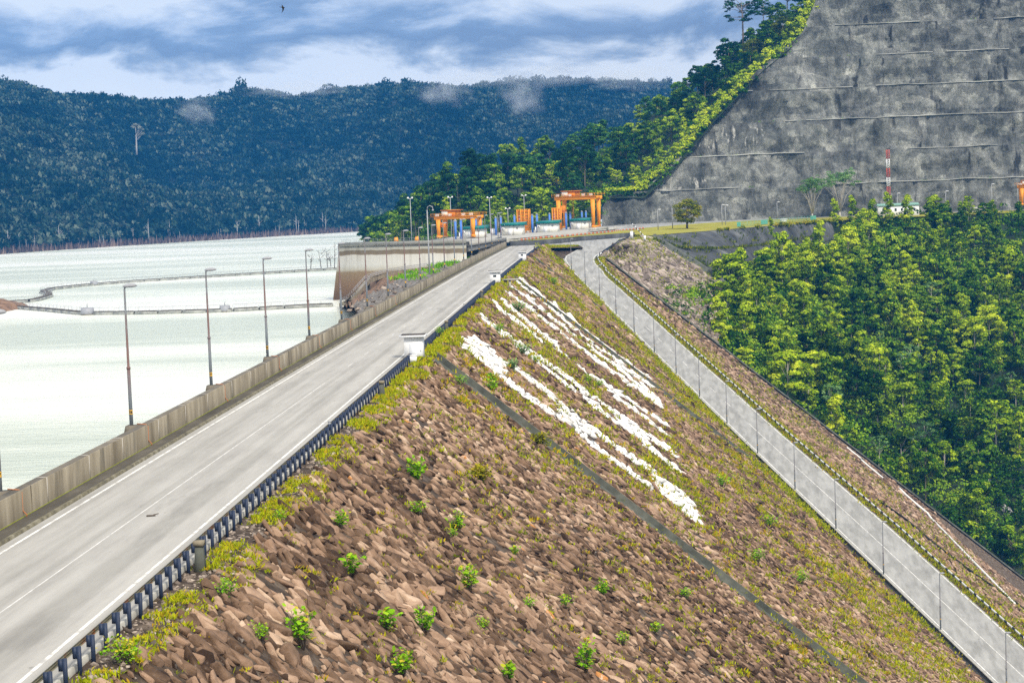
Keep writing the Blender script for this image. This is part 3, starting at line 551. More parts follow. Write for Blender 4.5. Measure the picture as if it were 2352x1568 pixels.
# painted letters: stroke outlines laid on the slope
a5 = lambda *p: [((1750+x/1.9118)/K, (1300+y/1.9118)/K) for x, y in p]
a4 = lambda *p: [((1700+x/2.94)/K, (1080+y/2.94)/K) for x, y in p]
LET = {
 'B': [a5((245, 80), (330, 125), (440, 195), (450, 230), (520, 280), (525, 320), (515, 375), (480, 370), (400, 330), (300, 255), (165, 150)),
       a5((400, 330), (480, 365), (560, 420), (700, 530), (910, 690), (890, 705), (800, 640), (660, 540), (560, 470), (470, 400)),
       a5((520, 270), (620, 330), (700, 390), (840, 490), (890, 545), (870, 560), (800, 500), (690, 415), (600, 350), (515, 300)),
       a5((890, 545), (940, 580), (1080, 690), (1150, 740), (1210, 830), (1220, 920), (1140, 880), (1040, 810), (940, 730), (905, 695), (920, 650)),
       a5((1140, 880), (1220, 920), (1320, 1000), (1500, 1130), (1660, 1240), (1640, 1260), (1500, 1160), (1330, 1040), (1200, 940)),
       a5((1080, 690), (1180, 760), (1300, 870), (1430, 950), (1560, 1040), (1660, 1110), (1640, 1130), (1520, 1060), (1380, 960), (1280, 890), (1200, 810)),
       a5((1640, 1125), (1700, 1150), (1800, 1220), (1880, 1270), (1940, 1340), (2000, 1450), (2010, 1525), (1940, 1480), (1840, 1390), (1740, 1310), (1640, 1230))],
 'A': [a4((650, 545), (690, 545), (830, 650), (1050, 805), (1240, 925), (1340, 1005), (1560, 1150), (1860, 1380), (1960, 1470), (1920, 1475), (1700, 1305), (1540, 1190), (1340, 1055), (1180, 955), (960, 805), (760, 645)),
       a5((1170, 530), (1280, 598), (1370, 668), (1365, 692), (1270, 622), (1165, 553)),
       a4((1050, 860), (1200, 955), (1340, 1065), (1480, 1185), (1640, 1305), (1820, 1450), (1790, 1455), (1640, 1345), (1480, 1220), (1340, 1105), (1200, 1005), (1060, 905)),
       a5((1085, 505), (1180, 578), (1260, 648), (1370, 738), (1365, 758), (1250, 665), (1165, 608), (1070, 518)),
       a5((1370, 675), (1450, 710), (1560, 790), (1610, 850), (1625, 910), (1540, 880), (1450, 805), (1370, 740)),
       a5((1590, 818), (1660, 858), (1760, 928), (1840, 1000), (1830, 1017), (1740, 953), (1640, 883)), a5((1540, 868), (1620, 913), (1720, 998), (1820, 1073), (1880, 1125), (1860, 1142), (1760, 1063), (1640, 973), (1545, 905))],
 'K': [a4((810, 405), (850, 408), (900, 455), (990, 525), (1060, 585), (1150, 637), (1250, 717), (1380, 817), (1430, 870), (1360, 850), (1240, 745), (1130, 665), (1000, 575), (890, 485)),
       a4((880, 325), (910, 332), (980, 405), (1060, 467), (1160, 557), (1270, 647), (1400, 747), (1500, 827), (1560, 897), (1600, 940), (1540, 935), (1460, 865), (1390, 795), (1270, 695), (1120, 565), (1010, 475), (895, 365)),
       a5((850, 150), (920, 178), (1000, 248), (1100, 328), (1200, 388), (1280, 448), (1400, 518), (1500, 588), (1620, 668), (1700, 718), (1765, 768), (1765, 782), (1700, 747), (1560, 652), (1450, 578), (1330, 503), (1240, 443), (1150, 378), (1040, 293), (930, 213)),
       a5((1280, 480), (1330, 508), (1420, 577), (1520, 647), (1640, 737), (1740, 817), (1780, 850), (1760, 853), (1640, 763), (1500, 663), (1400, 593), (1300, 513))],
 'U': [a4((940, 245), (980, 257), (1080, 337), (1180, 397), (1240, 457), (1330, 527), (1420, 587), (1520, 657), (1640, 757), (1760, 847), (1880, 937), (2040, 1047), (2150, 1137), (2352, 1277), (2352, 1313), (2130, 1155), (2000, 1065), (1850, 945), (1700, 835), (1560, 725), (1420, 625), (1260, 505), (1150, 415), (1060, 355), (950, 273)),
       a5((1140, 210), (1300, 312), (1400, 397), (1500, 470), (1480, 477), (1390, 412), (1290, 333), (1135, 227)),
       a4((1000, 205), (1040, 200), (1110, 257), (1240, 347), (1330, 427), (1440, 507), (1560, 597), (1680, 697), (1820, 817), (1930, 887), (1920, 912), (1800, 823), (1650, 703), (1520, 603), (1400, 513), (1280, 413), (1160, 313), (1030, 222)),
       a4((1930, 907), (2100, 1017), (2240, 1127), (2352, 1212), (2352, 1238), (2200, 1124), (2080, 1034), (1940, 932)), a5((1160, 158), (1300, 258), (1420, 348), (1510, 430), (1500, 447), (1400, 362), (1280, 272), (1150, 182)),
       a5((1505, 425), (1560, 458), (1640, 518), (1700, 578), (1725, 640), (1680, 622), (1600, 562), (1505, 482))],
 'N': [a4((1060, 130), (1100, 147), (1200, 217), (1300, 277), (1400, 367), (1480, 437), (1580, 527), (1680, 617), (1780, 697), (1880, 787), (1980, 867), (2080, 937), (2170, 987), (2160, 1003), (2060, 955), (1940, 855), (1800, 745), (1700, 665), (1560, 535), (1440, 435), (1360, 355), (1240, 275), (1120, 195)),
       a4((2170, 985), (2260, 1050), (2352, 1125), (2352, 1140), (2250, 1065), (2165, 1003)), a5((1340, 246), (1440, 327), (1560, 407), (1650, 468), (1640, 480), (1540, 418), (1430, 343), (1333, 264)),
       a4((1100, 93), (1140, 103), (1220, 177), (1300, 237), (1360, 287), (1420, 335), (1400, 343), (1300, 273), (1200, 193), (1110, 117)),
       a4((1430, 347), (1500, 397), (1600, 477), (1700, 557), (1800, 637), (1900, 717), (2000, 797), (2100, 877), (2240, 977), (2352, 1058), (2352, 1083), (2220, 993), (2080, 893), (1960, 793), (1840, 693), (1720, 603), (1600, 503), (1440, 373)),
       a5((1434, 260), (1540, 348), (1632, 405), (1628, 417), (1520, 352), (1434, 282))]}
LP = {k: [[tuple(facehit(x, y, .25)[:2]) for x, y in pl] for pl in v] for k, v in LET.items()}
tv = np.array([1.21, 0, -1])/math.hypot(1.21, 1); nv_ = np.array([1, 0, 1.21])/math.hypot(1.21, 1); yv_ = np.array([0, 1., 0])
r = R_(11)
def face_rocks(Y0, Y1, sp, size, sub):
    Yg = np.arange(Y0, Y1, sp*.66); out = []
    for i, Y in enumerate(Yg):
        xe = float(np.minimum(xf(Y), xL(Y)-1.2)) if Y < 645 else -12.
        x = np.arange(-18.3+float(xo(Y))+(i % 2)*sp*.5, xe-.5, sp*.98)
        x = x+r.normal(0, sp*.13, len(x)); y = np.full(len(x), Y)+r.normal(0, sp*.16, len(x)); out.append(np.stack([x, y, zface(x, y)], 1))
    P = np.concatenate(out); P = P[inframe(P)]
    for yd in (217.2, 426, 551.5): P = P[np.abs(P[:, 1]-yd-.25) > 2.1]
    for yd in (215.4, 394, 527): P = P[~((np.abs(P[:, 1]-yd) < 1.6) & (P[:, 0] < -18.2+xo(P[:, 1])))]
    k = len(P); g = r.lognormal(-.06, .34, k); S = np.stack([size*g*r.uniform(.85, 1.5, k), size*g*r.uniform(.42, .72, k), size*g**.5*r.uniform(.36, .7, k)], 1)
    bare = fnoise(P, .12, 3, 7.); sh_ = fnoise(P, .03, 3, 17.)                           # thin patches of rubble between slabs
    A = np.clip(r.beta(2.2, 2.2, k)*.85+bare*.25+sh_*.2, 0, 1); A = np.minimum(A, .9); A[r.rand(k) < .003] = 1.
    keep = ~((bare > .42) & (r.rand(k) < .6)); keep &= (r.rand(k) > .04)
    return P[keep]+nv_*(.08*size), S[keep], A[keep]
LB = {k: MB() for k in LP}
RB = MB(); near = []
for Y0, Y1, sp, size, sub in ((52, 140, .74, .47, 2), (140, 215, .8, .51, 1), (215, 330, .92, .58, 1), (330, 520, 1.15, .72, 1), (520, 660, 1.6, 1.05, 1)):
    P, S, A = face_rocks(Y0, Y1, sp, size, sub); Fm = frames(P, tv, yv_, nv_, r, .26, .24)
    let = np.full(len(P), '', object)
    for k, pls in LP.items():
        for pl in pls:
            for dx, dy in ((0, .12), (0, -.12)) if Y0 < 215 else ((0, .3), (0, -.3)): let[pip(P[:, 0]+dx, P[:, 1]+dy, pl)] = k
    if Y0 == 52:
        dcam = np.linalg.norm(P-CAM, axis=1); vis = inframe(P, 0) & (let == ''); order = np.argsort(np.where(vis, dcam/np.sqrt(S[:, 0]*S[:, 1]), 1e9))[:300]
        sel = np.zeros(len(P), bool); sel[order] = True
        for i in order:
            V, Fq = PROT[3][r.randint(10)]; near.append((P[i], (V*S[i])@Fm[i].T, Fq, A[i]))
        let[sel] = '*'
    m = let == ''
    scatter(RB, P[m], Fm[m], S[m], sub, A[m], r)
    for k in LP:
        m = let == k
        if m.any(): scatter(LB[k], P[m]+nv_*.04, Fm[m], S[m]*np.array([1.0, 1.0, 1.15]), sub, r.rand(m.sum()), r)
struct(RB.build('riprap', m_rock), 'stuff', 'brown rock facing covering the downstream slope of the dam', 'rocks')
for p, V, Fq, a in near:
    o = MB().add(V, Fq, 0, a).build('rock', m_rock); o.location = p
    tag(o, 'brown rock slab in the close part of the slope beside the dark guard rail posts', 'rock', 'rocks in the close part of the slope')
for k, lab in (('B', 'giant letter B of white painted stones, just past the nearest hut and its drain'), ('A', 'giant letter A of white painted stones between the B and the K'), ('K', 'giant letter K of white painted stones in the middle of the word'), ('U', 'giant letter U of white painted stones beside the middle drain channel'), ('N', 'giant letter N of white painted stones, last of the word beyond the middle drain')):
    tag(LB[k].build('painted_letter', m_wrock), lab, 'letter', 'white stone letters on the slope')
# lower slope rocks
out = []
for i, Y in enumerate(np.arange(300, 649, 1.7)):
    x = np.arange(float(xR(Y))+3, float(xR(Y))+110, 1.35)+(i % 2)*.6; x = x+r.normal(0, .25, len(x)); y = np.full(len(x), Y)+r.normal(0, .35, len(x)); out.append(np.stack([x, y, zlow(x, y)], 1))
P = np.concatenate(out); P = P[inframe(P, 220)]; P = P[r.rand(len(P)) > .08]; k = len(P)
g = r.lognormal(0, .2, k)[:, None]; b = MB(); scatter(b, P, frames(P, tv, yv_, nv_, r, .5, .2), g*np.stack([r.uniform(.75, 1.2, k), r.uniform(.7, 1.1, k), r.uniform(.35, .65, k)], 1), 1, r.beta(2.2, 2, k)*.9, r)
struct(b.build('riprap', m_rock), 'stuff', 'brown rock facing on the slope below the access road', 'rocks')
# light stones on the spoil slope
Pg = spoil.reshape(-1, 3); e1 = spoil[1:, :-1]-spoil[:-1, :-1]; e2 = spoil[:-1, 1:]-spoil[:-1, :-1]; ar = np.linalg.norm(np.cross(e1, e2), axis=2)
cell = r.choice(ar.size, 2600, p=(ar/ar.sum()).ravel()); ci, cj = np.unravel_index(cell, ar.shape); u, v = r.rand(2, 2600)
P = spoil[ci, cj]+e1[ci, cj]*u[:, None]+e2[ci, cj]*v[:, None]; n = np.cross(e1, e2)[ci, cj]; n /= np.linalg.norm(n, axis=1)[:, None]; n *= np.sign(n[:, 2:3])
Fm = []
for q in n:
    t_ = np.cross(q, [0, 1, 0]); t_ /= np.linalg.norm(t_); a = r.uniform(0, 6.28); y_ = np.cross(q, t_); T = t_*math.cos(a)+y_*math.sin(a); Fm.append(np.stack([T, np.cross(q, T), q], 1))
g = r.lognormal(0, .3, len(P))[:, None]; b = MB(); scatter(b, P, np.array(Fm), g*np.stack([r.uniform(.8, 1.5, len(P)), r.uniform(.7, 1.2, len(P)), r.uniform(.5, .9, len(P))], 1), 2, r.beta(2.2, 2, len(P)), r)
struct(b.build('boulders', m_rock2), 'stuff', 'pale boulders tipped on the slope beside the hairpin bend', 'boulders')

# ------------------------------------------------------------------ grass and small plants
def blades(b, P, up, ln, wd, r, A):
    k = len(P); a = r.uniform(0, 6.28, k); side = np.stack([np.cos(a), np.sin(a), np.zeros(k)], 1)
    d = np.asarray(up)[None]+r.normal(0, .55, (k, 3)); d /= np.linalg.norm(d, axis=1)[:, None]
    l = (ln*r.uniform(.5, 1.3, k))[:, None]; w = (wd*r.uniform(.6, 1.3, k))[:, None]
    mid = P+d*l*.55; tip = P+d*l+np.array([0, 0, -.15])*l*r.rand(k)[:, None]+side*0
    V = np.stack([P-side*w*.35, P+side*w*.35, mid+side*w*.5, tip, mid-side*w*.5], 1).reshape(-1, 3)
    q = np.arange(k)[:, None]*5; b.add(V, np.concatenate([q+[[0, 1, 2, 4]]], 0), 0, A)
    b.F.append((q+np.array([[4, 2, 3]]))+b.n-len(V)); b.M.append(np.zeros(k, int)); b.A.append(np.asarray(A))
def tufts(b, P, r, size, n=9, col=(.2, .8), spread=.3):
    k = len(P); Q = np.repeat(P, n, 0); s = np.repeat(size, n); base = np.repeat(r.uniform(*col, k), n)
    Q = Q+r.normal(0, 1, Q.shape)*np.array([spread, spread, 0])*s[:, None]
    blades(b, Q, (.15, -.1, 1), .42*s, .13*s, r, np.clip(base+r.normal(0, .12, len(Q)), 0, 1))
r = R_(21); gb = MB()
n = 5200; Y = 56+(r.rand(n)**1.25)*625; wdt = r.uniform(0, 1, n); x = -19.8+xo(Y)+wdt*(1.9+1.2*fnoise(np.stack([Y, Y*0, Y*0], 1), .06, 2)); P = np.stack([x, Y, np.where(x-xo(Y) < -18.7, -.12, zface(x, Y)+.08)], 1)
nz = fnoise(P, .16, 3, 3.); keep = (nz > np.where(Y > 260, .0, -.12)) & (r.rand(n) < np.where(Y > 260, .6, 1)) & np.all([np.abs(Y-q) > 1.5 for q in (215.4, 394, 527)], axis=0); P = P[keep]; sz = np.clip(P[:, 1]/210, .55, 1.25)*(1+.5*np.clip(nz[keep], 0, 1)); tufts(gb, P, r, sz, 14, (.45, .9))
n = 80000; Y = 58+(r.rand(n)**1.1)*590; span = np.maximum(1., np.minimum(xf(Y), xL(Y)-1.2)+18); x = -17.6+xo(Y)+r.rand(n)*span; P = np.stack([x, Y, zface(x, Y)+.12], 1); P = P[inframe(P, 60)]
inl = np.zeros(len(P), bool)
for pls in LP.values():
    for pl in pls: inl |= pip(P[:, 0], P[:, 1], pl)
P = P[~inl | (r.rand(len(P)) < .2)]
nz = fnoise(P, .07, 4, 11.)+.35*fnoise(P, .35, 2, 2.); keep = ((nz > .2-.14*np.clip((P[:, 0]-5)/40, 0, 1.5)+.1*(P[:, 1] > 350)) & (r.rand(len(P)) < .7)) | (r.rand(len(P)) < np.where(P[:, 1] < 260, .16, .08)); P = P[keep]; sz = np.clip(P[:, 1]/180, .7, 1.5)*r.uniform(.6, 1.15, len(P)); tufts(gb, P, r, sz, 9, (.35, .9)); dn = fnoise(P, .11, 3, 31.) > .26; tufts(gb, P[dn], r, sz[dn]*.9, 10, (.9, 1.))
# verges of the access road, lower slope and spoil
n = 3000; Y = r.uniform(315, 650, n); x = xR(Y)+r.uniform(.5, 3.4, n); P = np.stack([x, Y, zlow(x, Y)+.1], 1); tufts(gb, P, r, np.full(n, 1.5), 6, (.3, .95))
n = 5000; Y = r.uniform(315, 648, n); x = xR(Y)+3+r.rand(n)*90; P = np.stack([x, Y, zlow(x, Y)+.2], 1); P = P[inframe(P, 30)]; nz = fnoise(P, .06, 3, 5.); P = P[nz > .02]; tufts(gb, P, r, np.full(len(P), 1.9), 6, (.15, .85))
n = 2500; Y = r.uniform(330, 640, n); x = np.minimum(xf(Y), xL(Y)-1.5)-np.abs(r.normal(0, 3.0, n))-2.2; P = np.stack([x, Y, zface(x, Y)+.2], 1); nz = fnoise(P, .05, 3, 9.); P = P[(nz > -.05) | (P[:, 1] > 500)]; tufts(gb, P, r, np.full(len(P), 1.7), 7, (.2, .8))
P = Pg[r.randint(0, len(Pg), 900)]+r.normal(0, .8, (900, 3))*[1, 1, 0]; tufts(gb, P+[0, 0, .2], r, np.full(900, 2.), 6, (.2, .8))
n = 700; P = np.stack([r.uniform(-20, -4, n), r.uniform(655, 690, n), np.full(n, -.3)], 1); P = P[(P[:, 0] < xL(P[:, 1])-1)]; tufts(gb, P, r, np.full(len(P), 1.6), 6, (.3, .95))
struct(gb.build('grass', m_grass), 'stuff', 'yellow green grass and weeds growing among the rocks and along the verges', 'grass')

def broad_plant(seed, n, leaf, hgt, wid, mats, name):
    r = R_(seed); b = MB(); st = MB(); k = 0
    for s in range(max(3, n//14)):
        top = np.array([r.normal(0, wid*.55), r.normal(0, wid*.55), hgt*r.uniform(.55, 1.)]); st.tube([(0, 0, -.2), top*.5+r.normal(0, .04, 3), top], [.03, .02, .012], 4)
        for j in range(n//max(3, n//14)):
            c = top*r.uniform(.35, 1.05)+r.normal(0, wid*.22, 3); d = np.array([r.normal(), r.normal(), r.uniform(-.2, .8)]); d /= np.linalg.norm(d); up = np.array([0, 0, 1.])+r.normal(0, .35, 3); sd = np.cross(d, up); sd /= np.linalg.norm(sd)+1e-9
            l = leaf*r.uniform(.6, 1.3); w = l*.34; cup = np.cross(sd, d)*l*.12
            V = [c, c+d*l*.35-sd*w-cup, c+d*l*.8-sd*w*.7, c+d*l-cup, c+d*l*.8+sd*w*.7, c+d*l*.35+sd*w-cup]
            b.add(V, [[0, 1, 2, 3], [0, 3, 4, 5]], 0, np.clip(r.normal(.5+.3*c[2]/hgt, .2), 0, 1))
    return b.mesh('leaves', mats[0]), st.mesh('stem', mats[1])
BP = [broad_plant(i, nn, lf, h, w, (m_shrub, m_bark), '') for i, (nn, lf, h, w) in enumerate([(130, .27, 1.25, .55), (170, .24, 1.5, .6), (90, .29, 1.1, .45), (150, .2, 1.0, .7)])]
OP = [broad_plant(9, 420, .3, 1.3, 1.1, (m_loliv, m_bark), ''), broad_plant(10, 300, .22, 1.1, .8, (m_lpale, m_bark), ''), broad_plant(12, 320, .17, 1.0, .7, (m_shrub, m_bark), '')]
plants = [(955, 1105, 0, 1.2), (785, 1212, 0, .7), (1055, 1222, 1, .9), (802, 1320, 2, .95), (1078, 1355, 1, 1.0), (886, 1445, 2, .95), (976, 1450, 0, .9), (697, 1485, 1, 1.05), (928, 1552, 0, .9), (1346, 1545, 1, 1.15), (1504, 1452, 2, .7), (1385, 1370, 0, .9), (1040, 1232, 3, .5), (960, 1182, 3, .8), (1010, 768, 3, 1.2), (1231, 834, 3, 1.5), (1351, 880, 3, 1.9), (1376, 890, 3, 1.6), (1131, 900, 0, 1.7), (1130, 880, 2, 1.6), (640, 1196, 3, .5), (1056, 885, 3, 1.5), (1146, 764, 3, 1.7), (1271, 655, 3, 2.6), (1180, 1275, 2, .6), (1300, 1395, 3, .8), (1575, 1375, 3, .9), (520, 1370, 3, .7), (600, 1468, 3, .6), (1215, 1400, 3, .7), (1430, 1480, 3, .8), (1660, 1120, 3, 1.8), (1740, 1290, 3, 1.4), (1840, 1340, 3, 1.5), (1770, 1210, 3, 1.6), (1170, 1560, 2, .9), (1110, 1445, 3, .6)]
lits = ['leafy green plant with broad leaves growing between brown rocks on the slope', 'low leafy plant growing between brown rocks on the slope']
for px, py, k, s in plants:
    p = facehit(px, py, .15); t = thing('leafy_plant', lits[0 if k < 3 else 1], 'plant', p, r.uniform(0, 6), 'broad leaved plants on the rock slope' if k < 3 else 'low plants on the rock slope'); s *= 1.1 if py > 910 else .7; t.scale = (s, s, s*1.1)
    link('leaves', BP[k][0], t); link('stem', BP[k][1], t)
for (px, py), lab, k, s in [((1102, 1105), 'round olive green bush on the near rocks', 0, 1.0), ((1240, 1022), 'small olive bush beside the nearest drain channel', 0, .95), ((1176, 850), 'grey green bush on the first bar of the letter B', 1, 1.25), ((1201, 812), 'grey green bush on the letter A stones', 1, 1.25), ((1189, 716), 'bright bush growing between the letters K and U', 1, 1.5), ((285, 1520), 'bright green bush by the guard rail posts at the picture bottom', 2, .95)]:
    p = facehit(px, py, .1) if px > 400 else at_z(px, py, -.15); t = thing('bush', lab, 'bush', p, r.uniform(0, 6), 'bushes on the rock slope'); t.scale = (s, s, s); link('leaves', OP[k][0], t); link('stem', OP[k][1], t)
# gravel on the verge
n = 5000; Y = 56+r.rand(n)**1.6*300; x = -20.2+xo(Y)+r.rand(n)*2.0; P = np.stack([x, Y, np.where(x < -18.7, -.2, zface(x, Y)+.0)], 1); b = MB(); scatter(b, P, frames(P, np.array([1., 0, 0]), yv_, np.array([0, 0, 1.]), r, 3, .4), r.lognormal(-2.25, .45, n)[:, None]*np.array([1, 1, .6]), 1, r.beta(2, 2, n), r); struct(b.build('gravel', m_rock2), 'stuff', 'loose grey gravel along the verge behind the guard rail', 'gravel')
b = MB(); p = at_z(348, 1184, .02); b.box(-.28, .22, -.12, .1, 0, .05, fr=lambda V: V*np.array([1, 1, 1+V[:, 0].mean()*0])).tube([(.1, .0, .05), (.4, .06, .1)], .03, 5); o = b.build('debris', m_twig); o.location = p; o.rotation_euler = (0, 0, .2); tag(o, 'dark scrap of debris lying on the crest road by its centre line', 'debris')
# ------------------------------------------------------------------ water, ground sheet, banks
WZ = -11.
b = MB().grid([[[-7000, -400, WZ], [-7000, 9000, WZ]], [[-58, -400, WZ], [-58, 9000, WZ]]]); struct(b.build('water', m_water))
b = MB().grid([[[-7000, -900, -168], [-7000, 9000, -168]], [[7000, -900, -168], [7000, 9000, -168]]]); struct(b.build('ground', m_forestfloor))
r = R_(31)
# bank between the parapet and the intake wall
W0, W1 = np.array([-74., 570.]), np.array([-36., 549.])
def onwall(px, py, off=.3):                        # pixel to the plane of the tall wall
    d = ray(px, py); n = np.array([-(W1-W0)[1], (W1-W0)[0]]); n = n/np.linalg.norm(n); t = (n@(W0-CAM[:2]))/(n@d[:2]); return CAM+d*t*(1-off/550)
inner = np.array([(-35.9+float(xo(y)), y, -.6-.0*y) for y in np.linspace(300, 640, 12)])
outer = np.array([at_z(788, 709, WZ-.6), at_z(792, 702, WZ-.3), at_z(800, 694, WZ), onwall(806, 684), onwall(818, 668), onwall(835, 652), onwall(855, 642), onwall(880, 638), onwall(920, 632), onwall(960, 624), onwall(1000, 618), (-31, 640, -1.)])
g = []
for t in np.linspace(0, 1, 26):
    row = inner*(1-t)+outer*t; row[:, 2] = inner[:, 2]*(1-t**1.5)+outer[:, 2]*t**1.5; g.append([np.array([np.interp(q, np.arange(12), row[:, k]) for k in range(3)]) for q in np.linspace(0, 11, 60)])
g = np.array(g); nz = fnoise(g.reshape(-1, 3), .22, 4, 2.).reshape(g.shape[:2]); g[1:-1, :, 2] += nz[1:-1]*1.3
b = MB(); b.grid(g[:11], 0); b.grid(g[10:], 1); struct(b.build('bank', [m_rubble, m_bank])); bank = g
# grass patch and rubble on the bank
gb2 = MB(); P = bank[3:12, 22:48].reshape(-1, 3); P = P[r.randint(0, len(P), 650)]+r.normal(0, .7, (650, 3))*[1, 2, .05]; P = P[fnoise(P, .09, 2, 4.) > -.02]; tufts(gb2, P, r, np.full(len(P), 2.4), 8, (.3, .8)); struct(gb2.build('grass', m_shrub), 'stuff', 'bright grass patch on the bank behind the parapet', 'grass')
P = bank[1:12].reshape(-1, 3); P = P[r.randint(0, len(P), 700)]+r.normal(0, .6, (700, 3))*[1, 2, .1]; b = MB(); scatter(b, P, frames(P, np.array([1., 0, 0]), yv_, np.array([0, 0, 1.]), r, 2, .3), (r.lognormal(-1.35, .45, 700)[:, None]*np.array([.8, .9, .5])), 1, r.rand(700), r); struct(b.build('rubble', m_rock2), 'stuff', 'grey rubble scattered on the bank behind the parapet', 'rubble')
# brown mound at the water's left edge
p = at_z(-25, 712, WZ); xs_, ys_ = np.meshgrid(np.linspace(-1, 1, 28), np.linspace(-1, 1, 28), indexing='ij'); rad = np.hypot(xs_, ys_); hh = np.clip(1-rad, 0, 1)*5.6-1; nn = fnoise(np.stack([xs_*4, ys_*4, xs_*0], -1), 1, 4, 3.).reshape(28, 28)
struct(MB().grid(np.stack([p[0]+xs_*12, p[1]+ys_*30, WZ+hh+nn*.7*(rad < 1)], -1)).build('mound', m_bank))

# ------------------------------------------------------------------ floating booms
def boom(pix, lab, n=None):
    P_ = np.array([at_z(x, y, WZ+.3) for x, y in pix]); s = np.concatenate([[0], np.cumsum(np.linalg.norm(np.diff(P_[:, :2], axis=0), axis=1))]); L_ = s[-1]
    f = lambda q: np.stack([np.interp(q, s, P_[:, k]) for k in range(3)], -1)
    t = thing('floating_boom', lab, 'boom', (0, 0, 0), 0, 'floating booms on the reservoir')
    q = np.arange(0, L_, 7.); b = MB(); d_ = MB(); rl = MB()
    for a, c in zip(q[:-1], q[1:]):
        A, B = f(a), f(c-.5); u = (B-A)/np.linalg.norm(B-A); w = np.array([-u[1], u[0], 0])
        for s_ in (-1.0, 1.0): b.tube([A+w*s_, B+w*s_], .48, 7)
        d_.grid([[A-w*1.15+[0, 0, .62], B-w*1.15+[0, 0, .62]], [A+w*1.15+[0, 0, .62], B+w*1.15+[0, 0, .62]]]); d_.grid([[A-w*1.15+[0, 0, .5], B-w*1.15+[0, 0, .5]], [A-w*1.15+[0, 0, .62], B-w*1.15+[0, 0, .62]]])
        for s_ in (-1.1, 1.1):
            for e in (A, (A+B)/2): rl.tube([e+w*s_+[0, 0, .6], e+w*s_+[0, 0, 1.6]], .035, 4)
            rl.tube([A+w*s_+[0, 0, 1.6], B+w*s_+[0, 0, 1.6]], .03, 4)
    b.build('pontoon', m_pont, t); d_.build('deck', m_deckb, t); rl.build('railing', m_grey, t)
boom([(-30, 698), (30, 694), (75, 691), (97, 685), (113, 680), (110, 675), (98, 671), (118, 664), (160, 659), (215, 653.5), (300, 647), (480, 635.5), (700, 622), (778, 617.5)], 'floating boom line with S-shaped bend, farther from the dam')
boom([(18, 703), (60, 708), (110, 712), (190, 720), (320, 719), (510, 714), (640, 707), (700, 703.5), (770, 701), (790, 698)], 'floating boom line nearer the dam, running to the ramp on the bank')
def buoy(px, py, w, h, lab):
    p = at_z(px, py, WZ); t = thing('buoy', lab, 'buoy', p, 0, 'grey drum buoys on the booms')
    MB().tube([(0, 0, -.5), (0, 0, h)], w/2, 16).build('drum', m_lamp, t); MB().tube([(0, 0, -.3), (0, 0, .22)], w/2+.08, 16).build('fender', m_yel if False else m_kerb, t); MB().tube([(0, 0, h), (0, 0, h+.7), (.15, 0, h+1.1)], .09, 6).build('mooring_post', m_grey, t)
buoy(201, 723, 3.6, 2.0, 'largest grey drum buoy, on the nearer boom'); buoy(517, 716, 2.9, 1.7, 'grey drum buoy in the middle of the nearer boom'); buoy(216, 655.5, 2.9, 1.7, 'grey drum buoy on the farther boom')

# ------------------------------------------------------------------ tall intake wall, deck, ramp
def wallfr(P0, P1):
    u = np.array([P1[0]-P0[0], P1[1]-P0[1]], float); L_ = np.linalg.norm(u); u /= L_; n = np.array([u[1], -u[0]])
    return (lambda V: np.stack([P0[0]+V[:, 0]*u[0]+V[:, 1]*-n[0], P0[1]+V[:, 0]*u[1]+V[:, 1]*-n[1], V[:, 2]], 1)), L_
t = thing('intake_wall', 'tall stained concrete wall with brown waterline beside the bank', 'wall')
fr, L_ = wallfr(W0, W1)
b = MB(); b.add(fr(np.array([[-.5, 0, 5.6], [L_, 0, 5.2], [L_, 0, -13], [-4.0, -.2, -13], [-.5, 9, 5.6], [L_, 9, 5.2], [-4., 9, -13], [-.1, -.05, 1]])), [[3, 2, 1, 0], [0, 1, 5, 4], [0, 4, 6, 3]]); b.box(-.6, L_+.1, -.28, 0, 4.6, 5.75, fr=fr); b.build('wall_face', m_intake, t)
b = MB()
for x in np.arange(0, L_, 1.6): b.tube(fr(np.array([[x, .4, 5.6], [x, .4, 6.6]])), .04, 4)
for z in (6.1, 6.6): b.tube(fr(np.array([[0, .4, z], [L_, .4, z]])), .035, 4)
b.build('railing', m_grey, t)
for px, py in ((1585, 960), (1668, 955)):
    q = onwall(px/K, py/K, -6); q[2] = 6.0; o = MB().frus((-.7, .7, -.5, .5), (-.45, .45, -.3, .3), -.5, .7).build('barrier_block', m_orange); o.location = (q[0], q[1], 6.05); tag(o, 'small orange barrier block on top of the tall intake wall', 'barrier', 'orange blocks on the intake wall')
# set-back part of the wall towards the crest end, with a black box as gap shade
fr2, L2_ = wallfr((-36, 552), (-31, 684)); t = thing('side_wall', 'pale concrete beam wall with gaps blackened for shade beside the crest end', 'wall')
q = lambda x, y, a, c: fr2(np.array([[x, y, a], [x, y, c]]))
def slope_box(x0, x1, y0, y1, a0, c0, a1, c1, m):
    V = fr2(np.array([[x0, y0, a0], [x1, y0, a1], [x1, y0, c1], [x0, y0, c0], [x0, y1, a0], [x1, y1, a1], [x1, y1, c1], [x0, y1, c0]])); return MB().add(V, [[0, 1, 2, 3], [3, 2, 6, 7], [0, 3, 7, 4], [1, 5, 6, 2], [0, 4, 5, 1], [4, 7, 6, 5]]).build('beam', m, t)
slope_box(0, L2_+4, 0, 1.5, 3.7, 5.0, 1.9, 3.0, m_pale); slope_box(6, L2_+4, .5, 1.5, 2.0, 3.4, .8, 1.75, m_pale); slope_box(45, L2_+4, .9, 1.6, -2, 1.8, -1.5, .6, m_conc)
